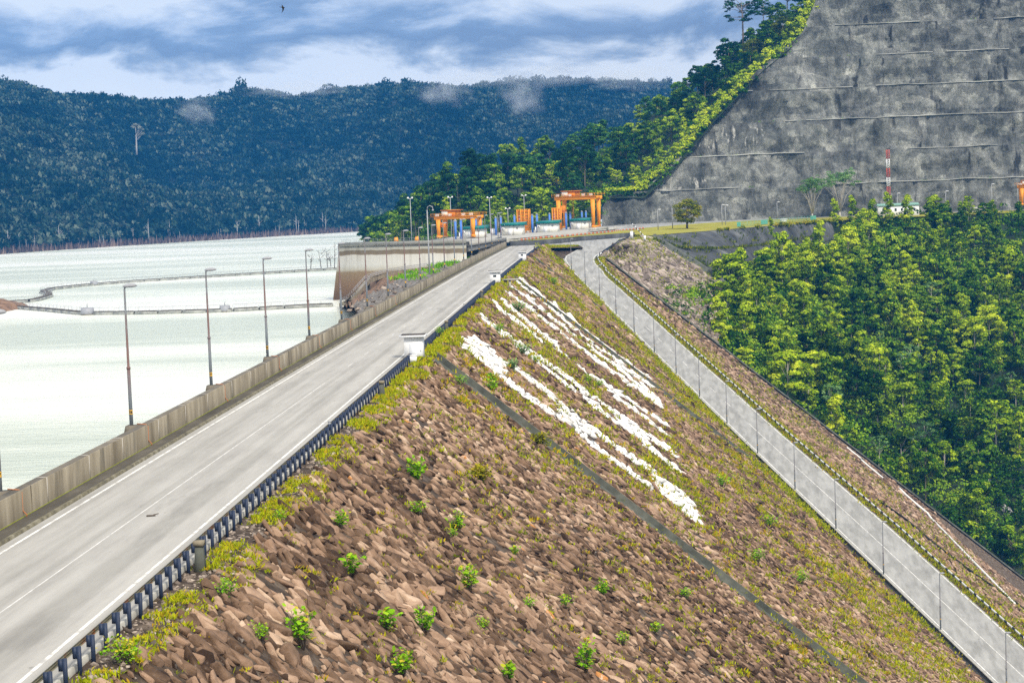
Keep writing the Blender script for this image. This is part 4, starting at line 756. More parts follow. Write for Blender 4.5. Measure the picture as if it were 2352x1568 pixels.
MB().box(4, L2_+2, 1.5, 1.9, -8, 3.4, fr=fr2).build('opening_shade', m_black, t); MB().box(0, 4, .6, 1.4, -8, 4.2, fr=fr2).build('pier', m_intake, t)  # black box behind the beams stands in for shade between them
# deck body
dk = [(-58, 728), (6, 825), (60, 930), (20, 975), (-75, 860), (-74, 580), (-36, 558), (-31, 690)]
b = MB(); top = [(x, y, 2.5) for x, y in dk]; b.add(top, [list(range(8))])
b = MB(); b.add([(-73, 582, .6), (-38, 560, .6), (-31, 690, 2.3), (-22, 716, 2.3), (-8, 745, 2.45), (7, 782, 2.6), (14, 835, 2.7), (-10, 872, 2.7), (-50, 800, 2.3), (-68, 735, 1.5)], [[0, 1, 2, 9], [2, 3, 4, 5], [2, 5, 6, 7], [2, 7, 8, 9]]); struct(b.build('deck', m_pale))
dp = np.array([(-31, 690), (-22, 714), (-9, 741), (6, 782), (9.5, 800)], float)
zt = np.array([2.6, 2.6, 2.7, 2.9, 3.6]); b = MB()
b.grid([np.column_stack([dp, zt-1.45]), np.column_stack([dp, zt]), np.column_stack([dp+[-.6, .6], zt])]); b.box(-9, 9, 0, .6, 2.7, 3.9, fr=rotz(math.radians(66), (2.0, 772.4, 0))); tag(b.build('deck_wall', m_pale), 'long low concrete wall under the row of white sheds', 'wall')
# embankment grass between road end wall and the deck wall, platform lawn
LW = np.array([(-24, 694, 1.5), (-11.6, 701, 1.55), (-5.5, 722.5, 1.6), (4.6, 741, 1.5), (13, 753, 1.2), (20, 760, .3)]); LU = np.column_stack([np.vstack([dp, [(14, 812)]])+[.3, -.3], [1.5, 1.5, 1.6, 1.6, 1.9, 1.6]])
struct(MB().grid([LW, LU]).build('embankment_lawn', m_lawn))
PF = np.array([(17, 747), (30, 772), (50, 808), (70, 845), (90, 881), (110, 917), (150, 943), (230, 958), (330, 968)], float)  # platform front edge
PB = np.array([(6, 800), (20, 880), (40, 930), (62, 965), (85, 980), (110, 986), (150, 988), (230, 990), (330, 990)], float); PBs = PB.copy()
lawn = np.array([np.column_stack([PF*(1-t)+PBs*t, np.full(9, .3+t*.6)]) for t in (0, .25, .5, .75, 1)]); struct(MB().grid(lawn).build('platform_lawn', m_lawn))
struct(MB().grid([np.column_stack([PF, np.full(9, .32)])[4:]+[0, .05, 0], np.column_stack([PF, np.full(9, -22.)])[4:]+[0, .05, 0]]).build('lawn_bank', m_forestfloor))
b = MB(); back = np.column_stack([PBs, np.full(9, .9)]); b.grid([back+[0, 0, .01], np.column_stack([np.array([(-60, 905), (0, 950), (14, 990), (50, 1001), (85, 1003), (110, 1004), (150, 1004), (230, 1004), (330, 1004)]), np.full(9, 1.)])]); struct(b.build('platform_road', m_asph2))
# barrier of red-white blocks and railings along the platform front
b = MB(); w_ = MB(); q = np.concatenate([[(-28, 692)], dp[1:], [(20, 830)]])
s_ = np.concatenate([[0], np.cumsum(np.linalg.norm(np.diff(q, axis=0), axis=1))])
t = thing('barrier_row', 'low row of orange and white barrier blocks along the foot of the deck wall', 'barrier')
BK = [MB().frus((-.8, .8, -.25, .25), (-.8, .8, -.12, .12), 0, .75).mesh('block', mm) for mm in (m_pale, m_barr)]
for a in np.arange(2, s_[-1]-1, 2.2):
    x, y = np.interp(a, s_, q[:, 0])+.9, np.interp(a, s_, q[:, 1])-.9; o = link('orange_block' if int(a/2.2) % 2 else 'white_block', BK[int(a/2.2) % 2], t); o.location = (x, y, 1.5); o.rotation_euler = (0, 0, math.radians(62))


# ramp bridge down to the boom
rp_ = np.array([onwall(1000, 612, 6), onwall(930, 621, 10), onwall(880, 630, 14), at_y(846, 641, 515), at_y(820, 671, 498), at_y(801, 690, 486), at_z(784, 698, WZ+.8)])
t = thing('access_ramp', 'steel and concrete walkway ramp bending down the bank to the floating boom', 'ramp'); b = MB(); rl = MB(); w = np.array([.45, -.1, 0])*1.4
b.grid([rp_-w, rp_-w+[0, 0, .0], rp_+w]); b.grid([rp_+w+[0, 0, .2], rp_+w+[0, 0, -.9]]); b.grid([rp_-w+[0, 0, .15], rp_-w+[0, 0, -.9]]); b.build('deck', m_conc, t)
for s in (-1, 1):
    rl.tube(rp_+w*s+[0, 0, 1.1], .06, 4); rl.tube(rp_+w*s+[0, 0, .6], .05, 4)
    for a in np.linspace(0, 6, 30): P_ = np.array([np.interp(a, np.arange(7), rp_[:, k]) for k in range(3)]); rl.tube([P_+w*s, P_+w*s+[0, 0, 1.1]], .05, 4)
rl.build('railing', m_grey, t); cols = MB()
for q in (rp_[1], rp_[2], rp_[3]): cols.tube([q+[0, 0, -.2], q+[0, 0, -7]], .45, 8)
cols.build('support', m_gut, t)

# ------------------------------------------------------------------ gantry cranes, sheds, hoists
def crane(label, x, y, z, W, H, dpt, rot, s=1.):
    t = thing('gantry_crane', label, 'crane', (x, y, z), rot, 'orange gantry cranes')
    b = MB()
    for yy_ in (-dpt/2, dpt/2): b.box(-W/2, W/2, yy_-.45, yy_+.45, H-1.5*s, H)
    for xx in (-W/2+1.2, W/2-1.2): b.box(xx-.5, xx+.5, -dpt/2+.45, dpt/2-.45, H-1.3*s, H-.1)
    b.build('beam', m_orange, t)
    for xx in (-W/2+1.6, W/2-1.6):
        for yy_ in (-dpt/2, dpt/2):
            l = MB(); l.frus((xx-.5, xx+.5, yy_-.45, yy_+.45), (xx-.85, xx+.85, yy_-.5, yy_+.5), .9, H-1.5*s); l.build('leg', m_orange, t)
        l = MB().box(xx-.6, xx+.6, -dpt/2-1, dpt/2+1, .2, .95); l.box(xx-.65, xx+.65, -dpt/2-.9, -dpt/2+.9, 0, .3, 0); l.build('bogie', m_orange, t)
    tr = MB().box(-W*.33, -W*.02, -dpt/2+.3, dpt/2-.3, H+.05, H+2.1).build('trolley', m_orust, t)
    MB().box(-W*.33, -W*.19, -dpt/2+.25, -dpt/2+.3, H+.2, H+2.0).build('door', m_cream, tr); MB().box(-W*.35, W*.03, -dpt/2-.2, dpt/2+.2, H+2.15, H+2.4).build('roof', m_orust, tr)
    for xx in (-W*.42, -W*.12, W*.2, W*.38): MB().box(xx-.75, xx+.75, -dpt/2-.75, -dpt/2-.5, H+.05, H+.95).build('cabinet', m_white, t)
    rl = MB(); y0 = -dpt/2-1.0
    rl.box(-W/2-1, W/2+1, y0, -dpt/2-.45, H-.12, H-.02)
    for xx in np.linspace(-W/2-1, W/2+1, 15): rl.tube([(xx, y0, H), (xx, y0, H+1.15)], .05, 4); rl.tube([(xx, dpt/2+.8, H), (xx, dpt/2+.8, H+1.15)], .05, 4)
    for zz in (.6, 1.15):
        rl.tube([(-W/2-1, y0, H+zz), (W/2+1, y0, H+zz)], .06, 4); rl.tube([(-W/2-1, dpt/2+.8, H+zz), (W/2+1, dpt/2+.8, H+zz)], .05, 4)
    rl.build('railing', m_orange, t)
    cb = MB().box(-W/2+2.4, -W/2+4.4, -dpt/2-.3, -dpt/2+1.6, H*.52, H*.72); cb.box(-W/2+2.2, -W/2+4.6, -dpt/2-.5, -dpt/2+1.8, H*.5, H*.52); cb.build('operator_cab', m_orust, t)
    ld = MB()
    for zz in np.arange(1, H-1, .6): ld.box(-W/2+4.9, -W/2+5.6, dpt/2-.1, dpt/2, zz, zz+.08)
    for xx in (-W/2+4.9, -W/2+5.6): ld.tube([(xx, dpt/2, .3), (xx, dpt/2, H)], .06, 4)
    ld.build('ladder', m_orust, t); return t
crane('low orange gantry crane at the water end of the row of sheds', -51.2, 744, 2.6, 17.2, 8.1, 7, -.3, .8)
crane('tall orange gantry crane straddling the last white shed', -6.2, 822, 3.0, 18.2, 13.3, 8, -.3)
crane('orange gantry crane partly seen at the right edge behind the trees', 213.2, 972, 3.5, 10.5, 9.8, 6, -.1)
def hit_deck(px, py, z=2.7): return at_z(px, py, z)
Zc = lambda x, y: ((1650+x/2.94)/K, (700+y/2.94)/K)
sheds = [((590, 850), 725, 635), ((1058, 1298), 699, 595), ((1480, 1710), 667, 570), ((1872, 2088), 634, 540)]
posts = [[(510, 740), (575, 738), (750, 690), (812, 685)], [(983, 697), (1043, 700), (1203, 650), (1258, 648)], [(1413, 672), (1468, 668), (1615, 620), (1668, 618)], [(1810, 640), (1860, 636), (1995, 590), (2043, 588)]]
ptop = [[520, 515, 505, 490], [490, 480, 465, 470], [460, 450, 445, 445], [435, 430, 420, 418]]
for i, ((x0, x1), yb, yt) in enumerate(sheds):
    p0 = hit_deck(*Zc((x0+x1)/2, yb)); w = (x1-x0)/2.94/K*p0[1]/F; h = (yb-yt)/2.94/K*p0[1]/F
    t = thing('equipment_shed', 'white shed with sloping teal roof, %s in the row from the low crane' % ORD[i], 'shed', (p0[0], p0[1]+2.5, p0[2]), -.22, 'white sheds with teal roofs')
    MB().box(-w/2, w/2, -2.5, 3.5, -.4, h).build('wall', m_cream, t)
    rf = MB(); V = np.array([[-w/2-.3, -3.3, h], [w/2+.8, -3.3, h], [w/2+.8, -3.3, h+.95], [-w/2-.3, -3.3, h+.8], [-w/2-.3, 4.2, h], [w/2+.8, 4.2, h], [w/2+.8, 4.2, h+1.3], [-w/2-.3, 4.2, h+1.1]]); rf.add(V, [[0, 1, 2, 3], [3, 2, 6, 7], [0, 3, 7, 4], [1, 5, 6, 2], [0, 4, 5, 1], [4, 7, 6, 5]]); rf.build('roof', m_teal, t)
    MB().box(-w*.18, w*.03, -2.55, -2.5, -.3, h*.72).build('door', m_white, t); MB().box(w*.26, w*.36, -2.55, -2.5, h*.6, h*.82).build('vent', m_grey, t); ac = MB().box(-w*.47, -w*.33, -2.95, -2.5, h*.5, h*.78).build('air_conditioner', m_white, t); MB().tube([(-w*.4, -2.95, h*.64), (-w*.4, -2.98, h*.64)], .26, 10).build('fan', m_black, ac)
    MB().box(w*.12, w*.135, -2.53, -2.5, -.3, h*.97).build('downpipe', m_grey, t)
    for j, (pp, tt) in enumerate(zip(posts[i], ptop[i])):
        b0 = hit_deck(*Zc(*pp)); hh = (pp[1]-tt)/2.94/K*b0[1]/F
        c = thing('hoist_cylinder', 'blue hoist cylinder, %s of four at the %s teal roofed shed in the row' % (ORD[j], ORD[i]), 'cylinder', tuple(b0), 0, 'blue hoist cylinders')
        MB().tube([(0, 0, -.5), (0, 0, hh-.5)], .42, 10).build('barrel', m_blue, c); MB().tube([(0, 0, hh-.5), (0, 0, hh)], .34, 10).tube([(0, 0, hh-.6), (0, 0, hh-.45)], .5, 10).build('cap', m_grey, c)
        rl = MB(); rl.tube([(.55, 0, 0), (.55, 0, hh-.3)], .05, 4)
        for z in np.arange(.5, hh-.4, .5): rl.box(.4, .6, -.05, .05, z, z+.06)
        rl.build('ladder', m_grey, c)
def tower(px0, px1, pyb, pyt, lab):
    p0 = hit_deck(*Zc((px0+px1)/2, pyb)); w = (px1-px0)/2.94/K*p0[1]/F; h = (pyb-pyt)/2.94/K*p0[1]/F
    t = thing('lattice_tower', lab, 'tower', tuple(p0+[0, 3, 0]), -.2, 'orange lattice towers'); b = MB(); pl = MB()
    for x in np.linspace(-w/2, w/2, 4):
        for y in (-1.2, 1.2): b.box(x-.14, x+.14, y-.14, y+.14, -.3, h)
    for z in np.linspace(.8, h, 8):
        for y in (-1.2, 1.2): b.box(-w/2, w/2, y-.1, y+.1, z-.16, z+.0)
    b.build('frame', m_orange, t)
    for z in np.linspace(.8, h-1.2, 7): pl.box(-w/2+.15, w/2-.15, -1.0, 1.0, z+.1, z+.75)
    pl.build('panel', m_orust, t)
tower(1240, 1380, 676, 405, 'orange lattice tower standing alone between two white sheds'); tower(1655, 1750, 650, 386, 'orange lattice tower against the leg of the tall crane')
# small white cabinets in the shed row
for (x, y, w, h), lab in [((945, 697, 50, 65), 'white cabinet beside the second pair of blue cylinders'), ((1450, 662, 18, 50), 'narrow white tank beside the third teal-roofed shed'), ((560, 738, 22, 60), 'narrow white tank beside the first blue cylinders')]:
    p0 = hit_deck(*Zc(x, y)); q = p0[1]/2.94/K/F; o = MB().box(-w*q/2, w*q/2, -.8, .8, -.3, h*q).box(-w*q/2-.1, w*q/2+.1, -.9, .9, h*q, h*q+.12).build('cabinet', m_white); o.location = p0; tag(o, lab, 'cabinet')
# floodlight and lamp poles on the deck and the platform
def flood(px, pyb, pyt, y, lab, arm=1):
    b0 = at_y(px+(pyb-pyt)*.04, pyb, y); h = (pyb-pyt)*y/F; t = thing('light_pole', lab, 'light pole', tuple(b0), 0, 'light poles around the deck and platform')
    MB().tube([(0, 0, -1.5), (0, 0, h)], [.2, .12], 6).build('pole', m_grey, t)
    hd = MB()
    if arm == 2:
        hd.box(-.9, .9, -.1, .1, h-.1, h+.05)
        for x in (-.8, .8): hd.frus((x-.35, x+.35, -.5, .1), (x-.25, x+.25, -.3, .1), h, h+.55)
    elif arm == 3: hd.tube([(0, 0, h), (.15, 0, h+.7), (.7, 0, h+1.), (1.3, 0, h+.7), (1.4, 0, h+.1)], .1, 6).box(1.2, 1.6, -.2, .2, h-.3, h+.1)
    else: hd.frus((-.1, 1.5, -.2, .2), (.1, 1.3, -.12, .12), h, h+.22)
    hd.build('lamp_head', m_white if arm != 3 else m_grey, t)
flood(942, 548, 456, 745, 'tall light pole at the water side of the deck by the shore', 2)
flood(981, 640, 482, 470, 'light pole with a curved hook top behind the parapet', 3)
for px, a, c, y, lab in [(1034, 540, 454, 800, 'twin floodlight pole behind the low orange crane'), (1124, 535, 455, 800, 'twin floodlight pole between the first and second sheds'), (1203, 500, 450, 860, 'twin floodlight pole behind the lone orange lattice tower'), (1166, 515, 480, 790, 'short floodlight pole behind the second shed')]: flood(px, a, c, y, lab, 2)
for px, a, c, y, lab in [(1510, 522, 482, 840, 'lamp pole to the water side of the round tree on the lawn'), (1543, 518, 477, 860, 'lamp pole in front of the round tree on the lawn'), (1657, 515, 471, 900, 'first of a pair of lamp poles on the lawn by the green fence'), (1665, 514, 472, 902, 'second of a pair of lamp poles on the lawn by the green fence'), (2171, 492, 440, 985, 'lamp pole in front of the rock face beyond the white building'), (2276, 487, 424, 985, 'tall lamp pole in front of the rock face before the partly seen crane'), (1784, 500, 465, 975, 'lamp pole before the rock face near the two spreading trees'), (2336, 482, 424, 988, 'lamp pole behind the partly seen crane'), (2060, 490, 445, 986, 'lamp pole behind the white building')]: flood(px, a, c, y, lab, 1)
# striped boom gate, kiosks, signs
g0 = at_z(1481, 549, .6); t = thing('boom_gate', 'raised black and white boom gate pole where the roads meet', 'gate', tuple(g0)); A_ = np.array([0, 0, .8]); e_ = at_y(1449, 511, g0[1])-g0
for i in range(11):
    b = MB().tube([A_+(e_-A_)*i/11, A_+(e_-A_)*(i+1)/11], .16, 6); b.build('pole_stripe', m_white if i % 2 else m_black, t)
MB().box(-.4, .4, -.4, .4, -.4, 1.2).build('post', m_white, t)
o = MB().box(-.6, .6, -.3, .3, -.3, 2.4).box(-.65, .65, -.33, .33, 2.4, 2.5).build('gate_cabinet', m_white); o.location = at_z(1387.5+70-13.5, 553-13, .4); o.location = at_z(1451, 546, 1.); o.scale = (.9, 1, .95); tag(o, 'small white gate cabinet beside the striped boom gate', 'cabinet')
p0 = at_y(1800, 516, 935); o = MB().box(-1.3, 1.3, -1.2, 1.2, -.5, 2.3).box(-1.7, 1.7, -1.6, 1.6, 2.3, 2.6).build('kiosk', m_white); o.location = p0; tag(o, 'small white kiosk inside the green mesh fence on the lawn', 'kiosk')
p0 = at_y(2246, 490, 978); o = MB().box(-1.3, 1.3, -1.3, 1.3, -1, 2.6).box(-2, 2, -1.9, 1.9, 2.6, 3.).build('kiosk', m_white); o.location = p0; tag(o, 'white kiosk with overhanging roof in front of the rock face', 'kiosk')
# green mesh fence
t = thing('mesh_fence', 'pale teal mesh fence around the small kiosk on the lawn', 'fence'); b = MB(); pn = MB(); m_mesh = mat('teal_mesh', (.12, .4, .33), 1.)
f0, f1 = at_z(1693, 521, .6), at_z(1868, 505, .6)
for i in range(25):
    q = f0+(f1-f0)*i/24
    b.tube([q, q+[0, 0, 2.]], .06, 4)
for z in (.1, 1., 2.): b.tube([f0+[0, 0, z], f1+[0, 0, z]], .05, 4)
for z in np.arange(.2, 2, .35):
    pn.tube([f0+[0, 0, z], f1+[0, 0, z]], .025, 4)
for i in (0, 7, 8, 23, 24):
    q = f0+(f1-f0)*i/24; w_ = (f1-f0)/24; pn.add([q, q+w_, q+w_+[0, 0, 2], q+[0, 0, 2]], [[0, 1, 2, 3]])
b.build('post', m_mesh, t); pn.build('mesh', m_mesh, t)
# white building with green roof, mast
p0 = at_y(2062, 492, 972); t = thing('white_building', 'long low white building with pale green roof half hidden by trees', 'building', tuple(p0), 0)
MB().box(-9.8, 9.8, -3.5, 3.5, -2, 4.2).build('wall', m_white, t); rf = MB(); rf.add([[-10.3, -4, 4.2], [10.3, -4, 4.2], [10.3, 4, 4.2], [-10.3, 4, 4.2], [-10, 0, 5.4], [10, 0, 5.4]], [[0, 1, 5, 4], [2, 3, 4, 5], [3, 2, 1, 0]]); rf.add([[-10.3, -4, 4.2], [-10.3, 4, 4.2], [-10, 0, 5.4], [10.3, -4, 4.2], [10.3, 4, 4.2], [10, 0, 5.4]], [[0, 2, 1], [3, 4, 5]]); rf.build('roof', mat('pale_green_roof', (.2, .36, .3), 1.), t)
for x in (-7.5, -4.5, -1.5, 1.5, 6, 7.6): MB().box(x-.5, x+.5, -3.56, -3.5, 1.6, 3.).build('window', m_dark, t)
MB().box(3.2, 4.6, -3.57, -3.5, -.4, 2.6).build('door', m_blue, t)
pm = at_y(2042, 492, 990); t = thing('radio_mast', 'tall red and white banded lattice mast in front of the rock face', 'mast', tuple(pm)); hb = (492-346)*990/F/7.
for i in range(7):
    b = MB(); z0, z1 = i*hb, (i+1)*hb
    for x, y in ((-.75, -.4), (.75, -.4), (0, .7)): b.tube([(x, y, z0), (x, y, z1)], .17, 5)
    for k in range(4):
        a, c = z0+(z1-z0)*k/4, z0+(z1-z0)*(k+1)/4; b.tube([(-.75, -.4, a), (.75, -.4, c)], .1, 4); b.tube([(.75, -.4, a), (0, .7, c)], .08, 4); b.tube([(0, .7, a), (-.75, -.4, c)], .08, 4)
    b.build('mast_section', m_redw if i % 2 == 0 else m_white, t)
# abutment channel (two pale ribs) and cut wall below the platform
b = MB(); c = B0.copy(); c = np.array([np.interp(np.linspace(0, 10, 40), np.arange(11), c[:, k]) for k in range(3)]).T
b.grid([c+[-1.3, -.6, -.4], c+[-1.2, -.6, .5], c+[-.6, -.3, .5], c+[-.4, 0, -.2], c+[1.6, 1., .2], c+[1.8, 1.1, 1.1], c+[2.6, 1.6, 1.2], c+[2.8, 2., .2]]); tag(b.build('abutment_channel', m_chan), 'stepped concrete channel down the abutment beside the pale boulders', 'drain')
top = np.array([(16, 748.5, .2)]+[(x, y, .25) for x, y in PF[:6]]); 
cw = []
bot = np.array([B0[0]+[2, 2, 0], B0[3]+[2, 2, 0], B0[6]+[2, 2, 0], B0[8]+[2, 2, 0], (70, 822, -17), (88, 862, -15), (112, 905, -13)])
for t_ in np.linspace(0, 1, 16):
    row = top*(1-t_)+bot*t_; row = np.array([np.interp(np.linspace(0, 6, 70), np.arange(7), row[:, k]) for k in range(3)]).T
    st_ = 1.3*((t_ > .5)*1.)-.6
    row[:, 1] -= st_; cw.append(row)
cw = np.array(cw); nn = fnoise(cw.reshape(-1, 3), .15, 4, 6.).reshape(cw.shape[:2]); cw[1:-1, :, 1] += nn[1:-1]*1.2
struct(MB().grid(cw).build('cut_slope', m_cutw)); cutw = cw
P = cw[1:14, 3:].reshape(-1, 3); P = P[r.randint(0, len(P), 400)]; nz = fnoise(P, .08, 3, 3.); P = P[(nz > .1)]+[0, -.4, 0]; P2_ = cw[7, 12:66]+[0, -.6, .3]; P = np.vstack([P, P2_[r.randint(0, len(P2_), 200)]]); b = MB(); tufts(b, P, r, np.full(len(P), 3.), 10, (.0, .5)); struct(b.build('creeper', m_loliv), 'stuff', 'olive creepers hanging on the dark cut wall', 'creepers')

# ------------------------------------------------------------------ grey shotcrete rock face with benches
NB = 8; prof = []
z = .6; y = 1000.
for k in range(NB):
    for q in np.linspace(0, 1, 9)[(1 if k else 0):]: prof.append((y+q*5.2, z+q*16.6, q))
    y += 5.2; z += 16.6; prof.append((y+3.2, z+.1, 2)); y += 3.2
prof = np.array(prof); QX = [4, 5, 26, 45, 64, 90, 115, 125, 150]; QZ = [0, 16.4, 17.4, 34, 54, 78, 97, 116, 150]
xs_ = np.concatenate([np.linspace(0, 250, 210), np.linspace(253, 420, 30)])
gx, gi = np.meshgrid(xs_, np.arange(len(prof)), indexing='ij'); G = np.stack([gx, prof[gi, 0], prof[gi, 1]], -1)
xl = np.interp(G[..., 2], QZ, QX); G[..., 0] = np.where(G[..., 0] < xl, xl-(xl-G[..., 0])*.02, G[..., 0])
nn = fnoise(np.stack([G[..., 0], G[..., 1]*.3, G[..., 2]*1.2], -1), .07, 6, 1.).reshape(G.shape[:2]); n2 = fnoise(G, .35, 3, 8.).reshape(G.shape[:2])
bench = (prof[gi, 2] > .95)
G[..., 1] += np.where(bench, .35, 1.)*(nn*3.6+n2*1.2)+np.interp(G[..., 0], [0, 30, 60, 420], [-14, -4, 0, 0]); G[..., 2] += np.where(bench, nn*.5, n2*.4)+np.interp(G[..., 0], [20, 240], [0, .6])*prof[gi, 1]/130
struct(MB().grid(G).build('rock_face', m_cliff)); cliff = G
# pale kerbs on some benches
bl = MB(); rows_ = np.where(prof[:, 2] == 2)[0]
for n_, (ri, spans) in enumerate(zip(rows_, [[(30, 75), (120, 240)], [(42, 110), (150, 260)], [(100, 260)], [(75, 250)], [(150, 250)], [(130, 175), (200, 260)], []])):
    for a_, c_ in spans:
        m = (cliff[:, ri, 0] > a_) & (cliff[:, ri, 0] < c_) & (r.rand(len(xs_)) > .0); q = cliff[:, ri-1]; on = m & (np.array([mnoise.noise(Vector((x_*.06, ri*3.7, 0))) for x_ in xs_]) > -.33); ix = np.where(on)[0]
        for g_ in np.split(ix, np.where(np.diff(ix) > 1)[0]+1):
            if len(g_) > 3: bl.grid([q[g_]+[0, .2, -.2], q[g_]+[0, -.6, -.05], q[g_]+[0, -.6, .35], q[g_]+[0, .4, .28]])
struct(bl.build('bench_kerb', m_ledge), 'stuff', 'thin pale kerbs along the benches of the grey rock face', 'kerbs')
b = MB(); tmp = []
for ri in rows_[:6]:
    m = r.randint(0, len(xs_), 60); q = cliff[m, ri]; q = q[fnoise(q, .05, 2, 2.+ri) > .12]; tmp.append(q)
tufts(b, np.vstack(tmp), r, np.full(len(np.vstack(tmp)), 2.2), 6, (.2, .7)); struct(b.build('weeds', m_shrub), 'stuff', 'tufts of weeds on the benches of the grey rock face', 'weeds')
# ------------------------------------------------------------------ trees
def crown_add(b, r, cens, clr, nleaf, leaf, base=None, flat=.75):
    for i, c in enumerate(cens):
        k = nleaf; d = r.normal(size=(k, 3)); d /= np.linalg.norm(d, axis=1)[:, None]; d[:, 2] = np.abs(d[:, 2])*.95-.25*(r.rand(k) < .35)
        rr = clr*(clr*0+r.uniform(.55, 1.05, k))*(r.uniform(.75, 1.25)); p = c+d*rr[:, None]*np.array([1, 1, flat])
        n = d+r.normal(0, .45, (k, 3))+np.array([0, 0, .35]); n /= np.linalg.norm(n, axis=1)[:, None]
        u = np.cross(n, r.normal(size=(k, 3))); u /= np.linalg.norm(u, axis=1)[:, None]; v = np.cross(n, u); l = (leaf*r.uniform(.6, 1.3, k))[:, None]
        V = np.stack([p-u*l*.5, p-v*l*.34+u*l*.05, p+u*l*.55, p+v*l*.34], 1).reshape(-1, 3)
        cb = r.uniform(.15, .75) if base is None else base[i]
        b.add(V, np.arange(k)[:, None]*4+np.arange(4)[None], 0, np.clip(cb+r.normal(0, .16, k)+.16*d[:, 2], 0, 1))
def make_tree(seed, H, R_c, bottom, ncl, clr, nleaf, leaf, lm, bm, shape='round', trunk=.22, lean=0):
    r = R_(seed); cens = []
    for i in range(ncl):
        q = r.rand()
        if shape == 'round': th = math.acos(1-1.5*q); a = r.uniform(0, 6.28); rad = r.uniform(.6, 1.)**.6; cz = (H+bottom)/2; c = np.array([math.sin(th)*math.cos(a)*R_c*rad, math.sin(th)*math.sin(a)*R_c*rad, cz+math.cos(th)*(H-bottom)/2*rad])
        elif shape == 'column': z = bottom+(H-bottom)*((i+.5)/ncl); w = R_c*(.45+.75*math.sin(math.pi*min(1, (z-bottom)/(H-bottom)*.9+.12))); a = r.uniform(0, 6.28); c = np.array([math.cos(a)*w*r.uniform(.2, .9), math.sin(a)*w*r.uniform(.2, .9), z])
        elif shape == 'ball': th = math.acos(1-1.95*q); a = r.uniform(0, 6.28); rad = r.uniform(.7, 1.); c = np.array([math.sin(th)*math.cos(a)*R_c*rad, math.sin(th)*math.sin(a)*R_c*rad, (H+bottom)/2+math.cos(th)*(H-bottom)/2*rad])
        elif shape == 'umbrella': a = r.uniform(0, 6.28); rad = math.sqrt(q); c = np.array([math.cos(a)*R_c*rad, math.sin(a)*R_c*rad, H-(H-bottom)*(rad**2)*r.uniform(.5, 1.)])
        else: lay = r.randint(0, 4); a = r.uniform(0, 6.28); rad = r.uniform(.35, 1.); c = np.array([math.cos(a)*R_c*rad, math.sin(a)*R_c*rad, bottom+(H-bottom)*(lay+.6)/4+r.normal(0, .4)])
        cens.append(c)
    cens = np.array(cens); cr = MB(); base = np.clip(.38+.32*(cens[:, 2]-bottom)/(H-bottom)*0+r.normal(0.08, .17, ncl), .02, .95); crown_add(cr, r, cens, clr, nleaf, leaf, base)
    tk = MB(); bend = np.array([r.normal(0, .25), r.normal(0, .25), 0])*(1+lean); P = [np.array([0, 0, -1.5]), np.array([0, 0, H*.2])+bend*.3, np.array([0, 0, H*.5])+bend, np.array([0, 0, H*.86])+bend*1.4]; tk.tube(P, [trunk*1.3, trunk, trunk*.75, trunk*.25], 6)
    for i in r.permutation(ncl)[:min(ncl, 11)]:
        s = P[1]+(P[3]-P[1])*np.clip((cens[i][2]-H*.32)/H, .05, .9); tk.tube([s, (s+cens[i])/2+np.array([0, 0, -.1]), cens[i]], [trunk*.45, trunk*.3, trunk*.12], 4)
    return cr.mesh('crown', lm), tk.mesh('trunk', bm)
KB = [make_tree(100+i, h, w, bt, nc, 1.3, 74, .8, m_lbri, m_barkp, sh, .16) for i, (h, w, bt, nc, sh) in enumerate([(13, 2.4, .8, 26, 'column'), (15, 2.7, 2, 28, 'column'), (11, 3.4, 1.5, 28, 'layer'), (13, 3.6, 2, 32, 'ball')])]
KM = [make_tree(120+i, h, w, bt, nc, 1.7, 78, .95, m_lmid, m_bark, sh, .22) for i, (h, w, bt, nc, sh) in enumerate([(15, 4.2, 2.5, 36, 'ball'), (17, 5., 4, 40, 'round'), (12, 4.6, 1.5, 34, 'layer'), (18, 3.8, 2, 36, 'column'), (13, 5.4, 4, 34, 'ball')])]
KD = [make_tree(140+i, h, w, bt, nc, 1.9, 66, 1.1, m_ldark, m_bark, sh, .28) for i, (h, w, bt, nc, sh) in enumerate([(18, 5.5, 4, 34, 'round'), (21, 6.2, 7, 36, 'round'), (17, 6, 4, 30, 'layer'), (20, 4.4, 5, 32, 'column')])]
KP = [make_tree(160+i, h, w, bt, nc, 1.3, 46, .7, m_lpale, m_barkp, sh, .2) for i, (h, w, bt, nc, sh) in enumerate([(16, 4, 9, 20, 'umbrella'), (15, 3.6, 7, 18, 'round')])]
r = R_(51)
WOOD = {}
def rawtree(kinds, p, rz, sc_, tone=0.):                       # merged into the one woodland mass
    for me in kinds:
        n = len(me.vertices); V = np.empty(n*3, np.float32); me.vertices.foreach_get('co', V); V = V.reshape(-1, 3)*np.array(sc_); c, s = math.cos(rz), math.sin(rz); V = np.stack([V[:, 0]*c-V[:, 1]*s, V[:, 0]*s+V[:, 1]*c, V[:, 2]], 1)+np.asarray(p)
        m = me.materials[0]; b = WOOD.setdefault(m.name, (MB(), m))[0]; k = len(me.polygons); A_ = np.empty(k, np.float32); me.attributes['rnd'].data.foreach_get('value', A_); L_ = np.empty(len(me.loops), np.int32); me.loops.foreach_get('vertex_index', L_); Z_ = np.empty(k, np.int32); me.polygons.foreach_get('loop_total', Z_); S_ = np.empty(k, np.int32); me.polygons.foreach_get('loop_start', S_)
        b.V.append(V)
        for q in np.unique(Z_):
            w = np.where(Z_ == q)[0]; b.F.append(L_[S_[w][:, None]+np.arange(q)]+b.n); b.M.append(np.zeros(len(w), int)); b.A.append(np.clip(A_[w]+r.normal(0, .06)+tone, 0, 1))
        b.n += n
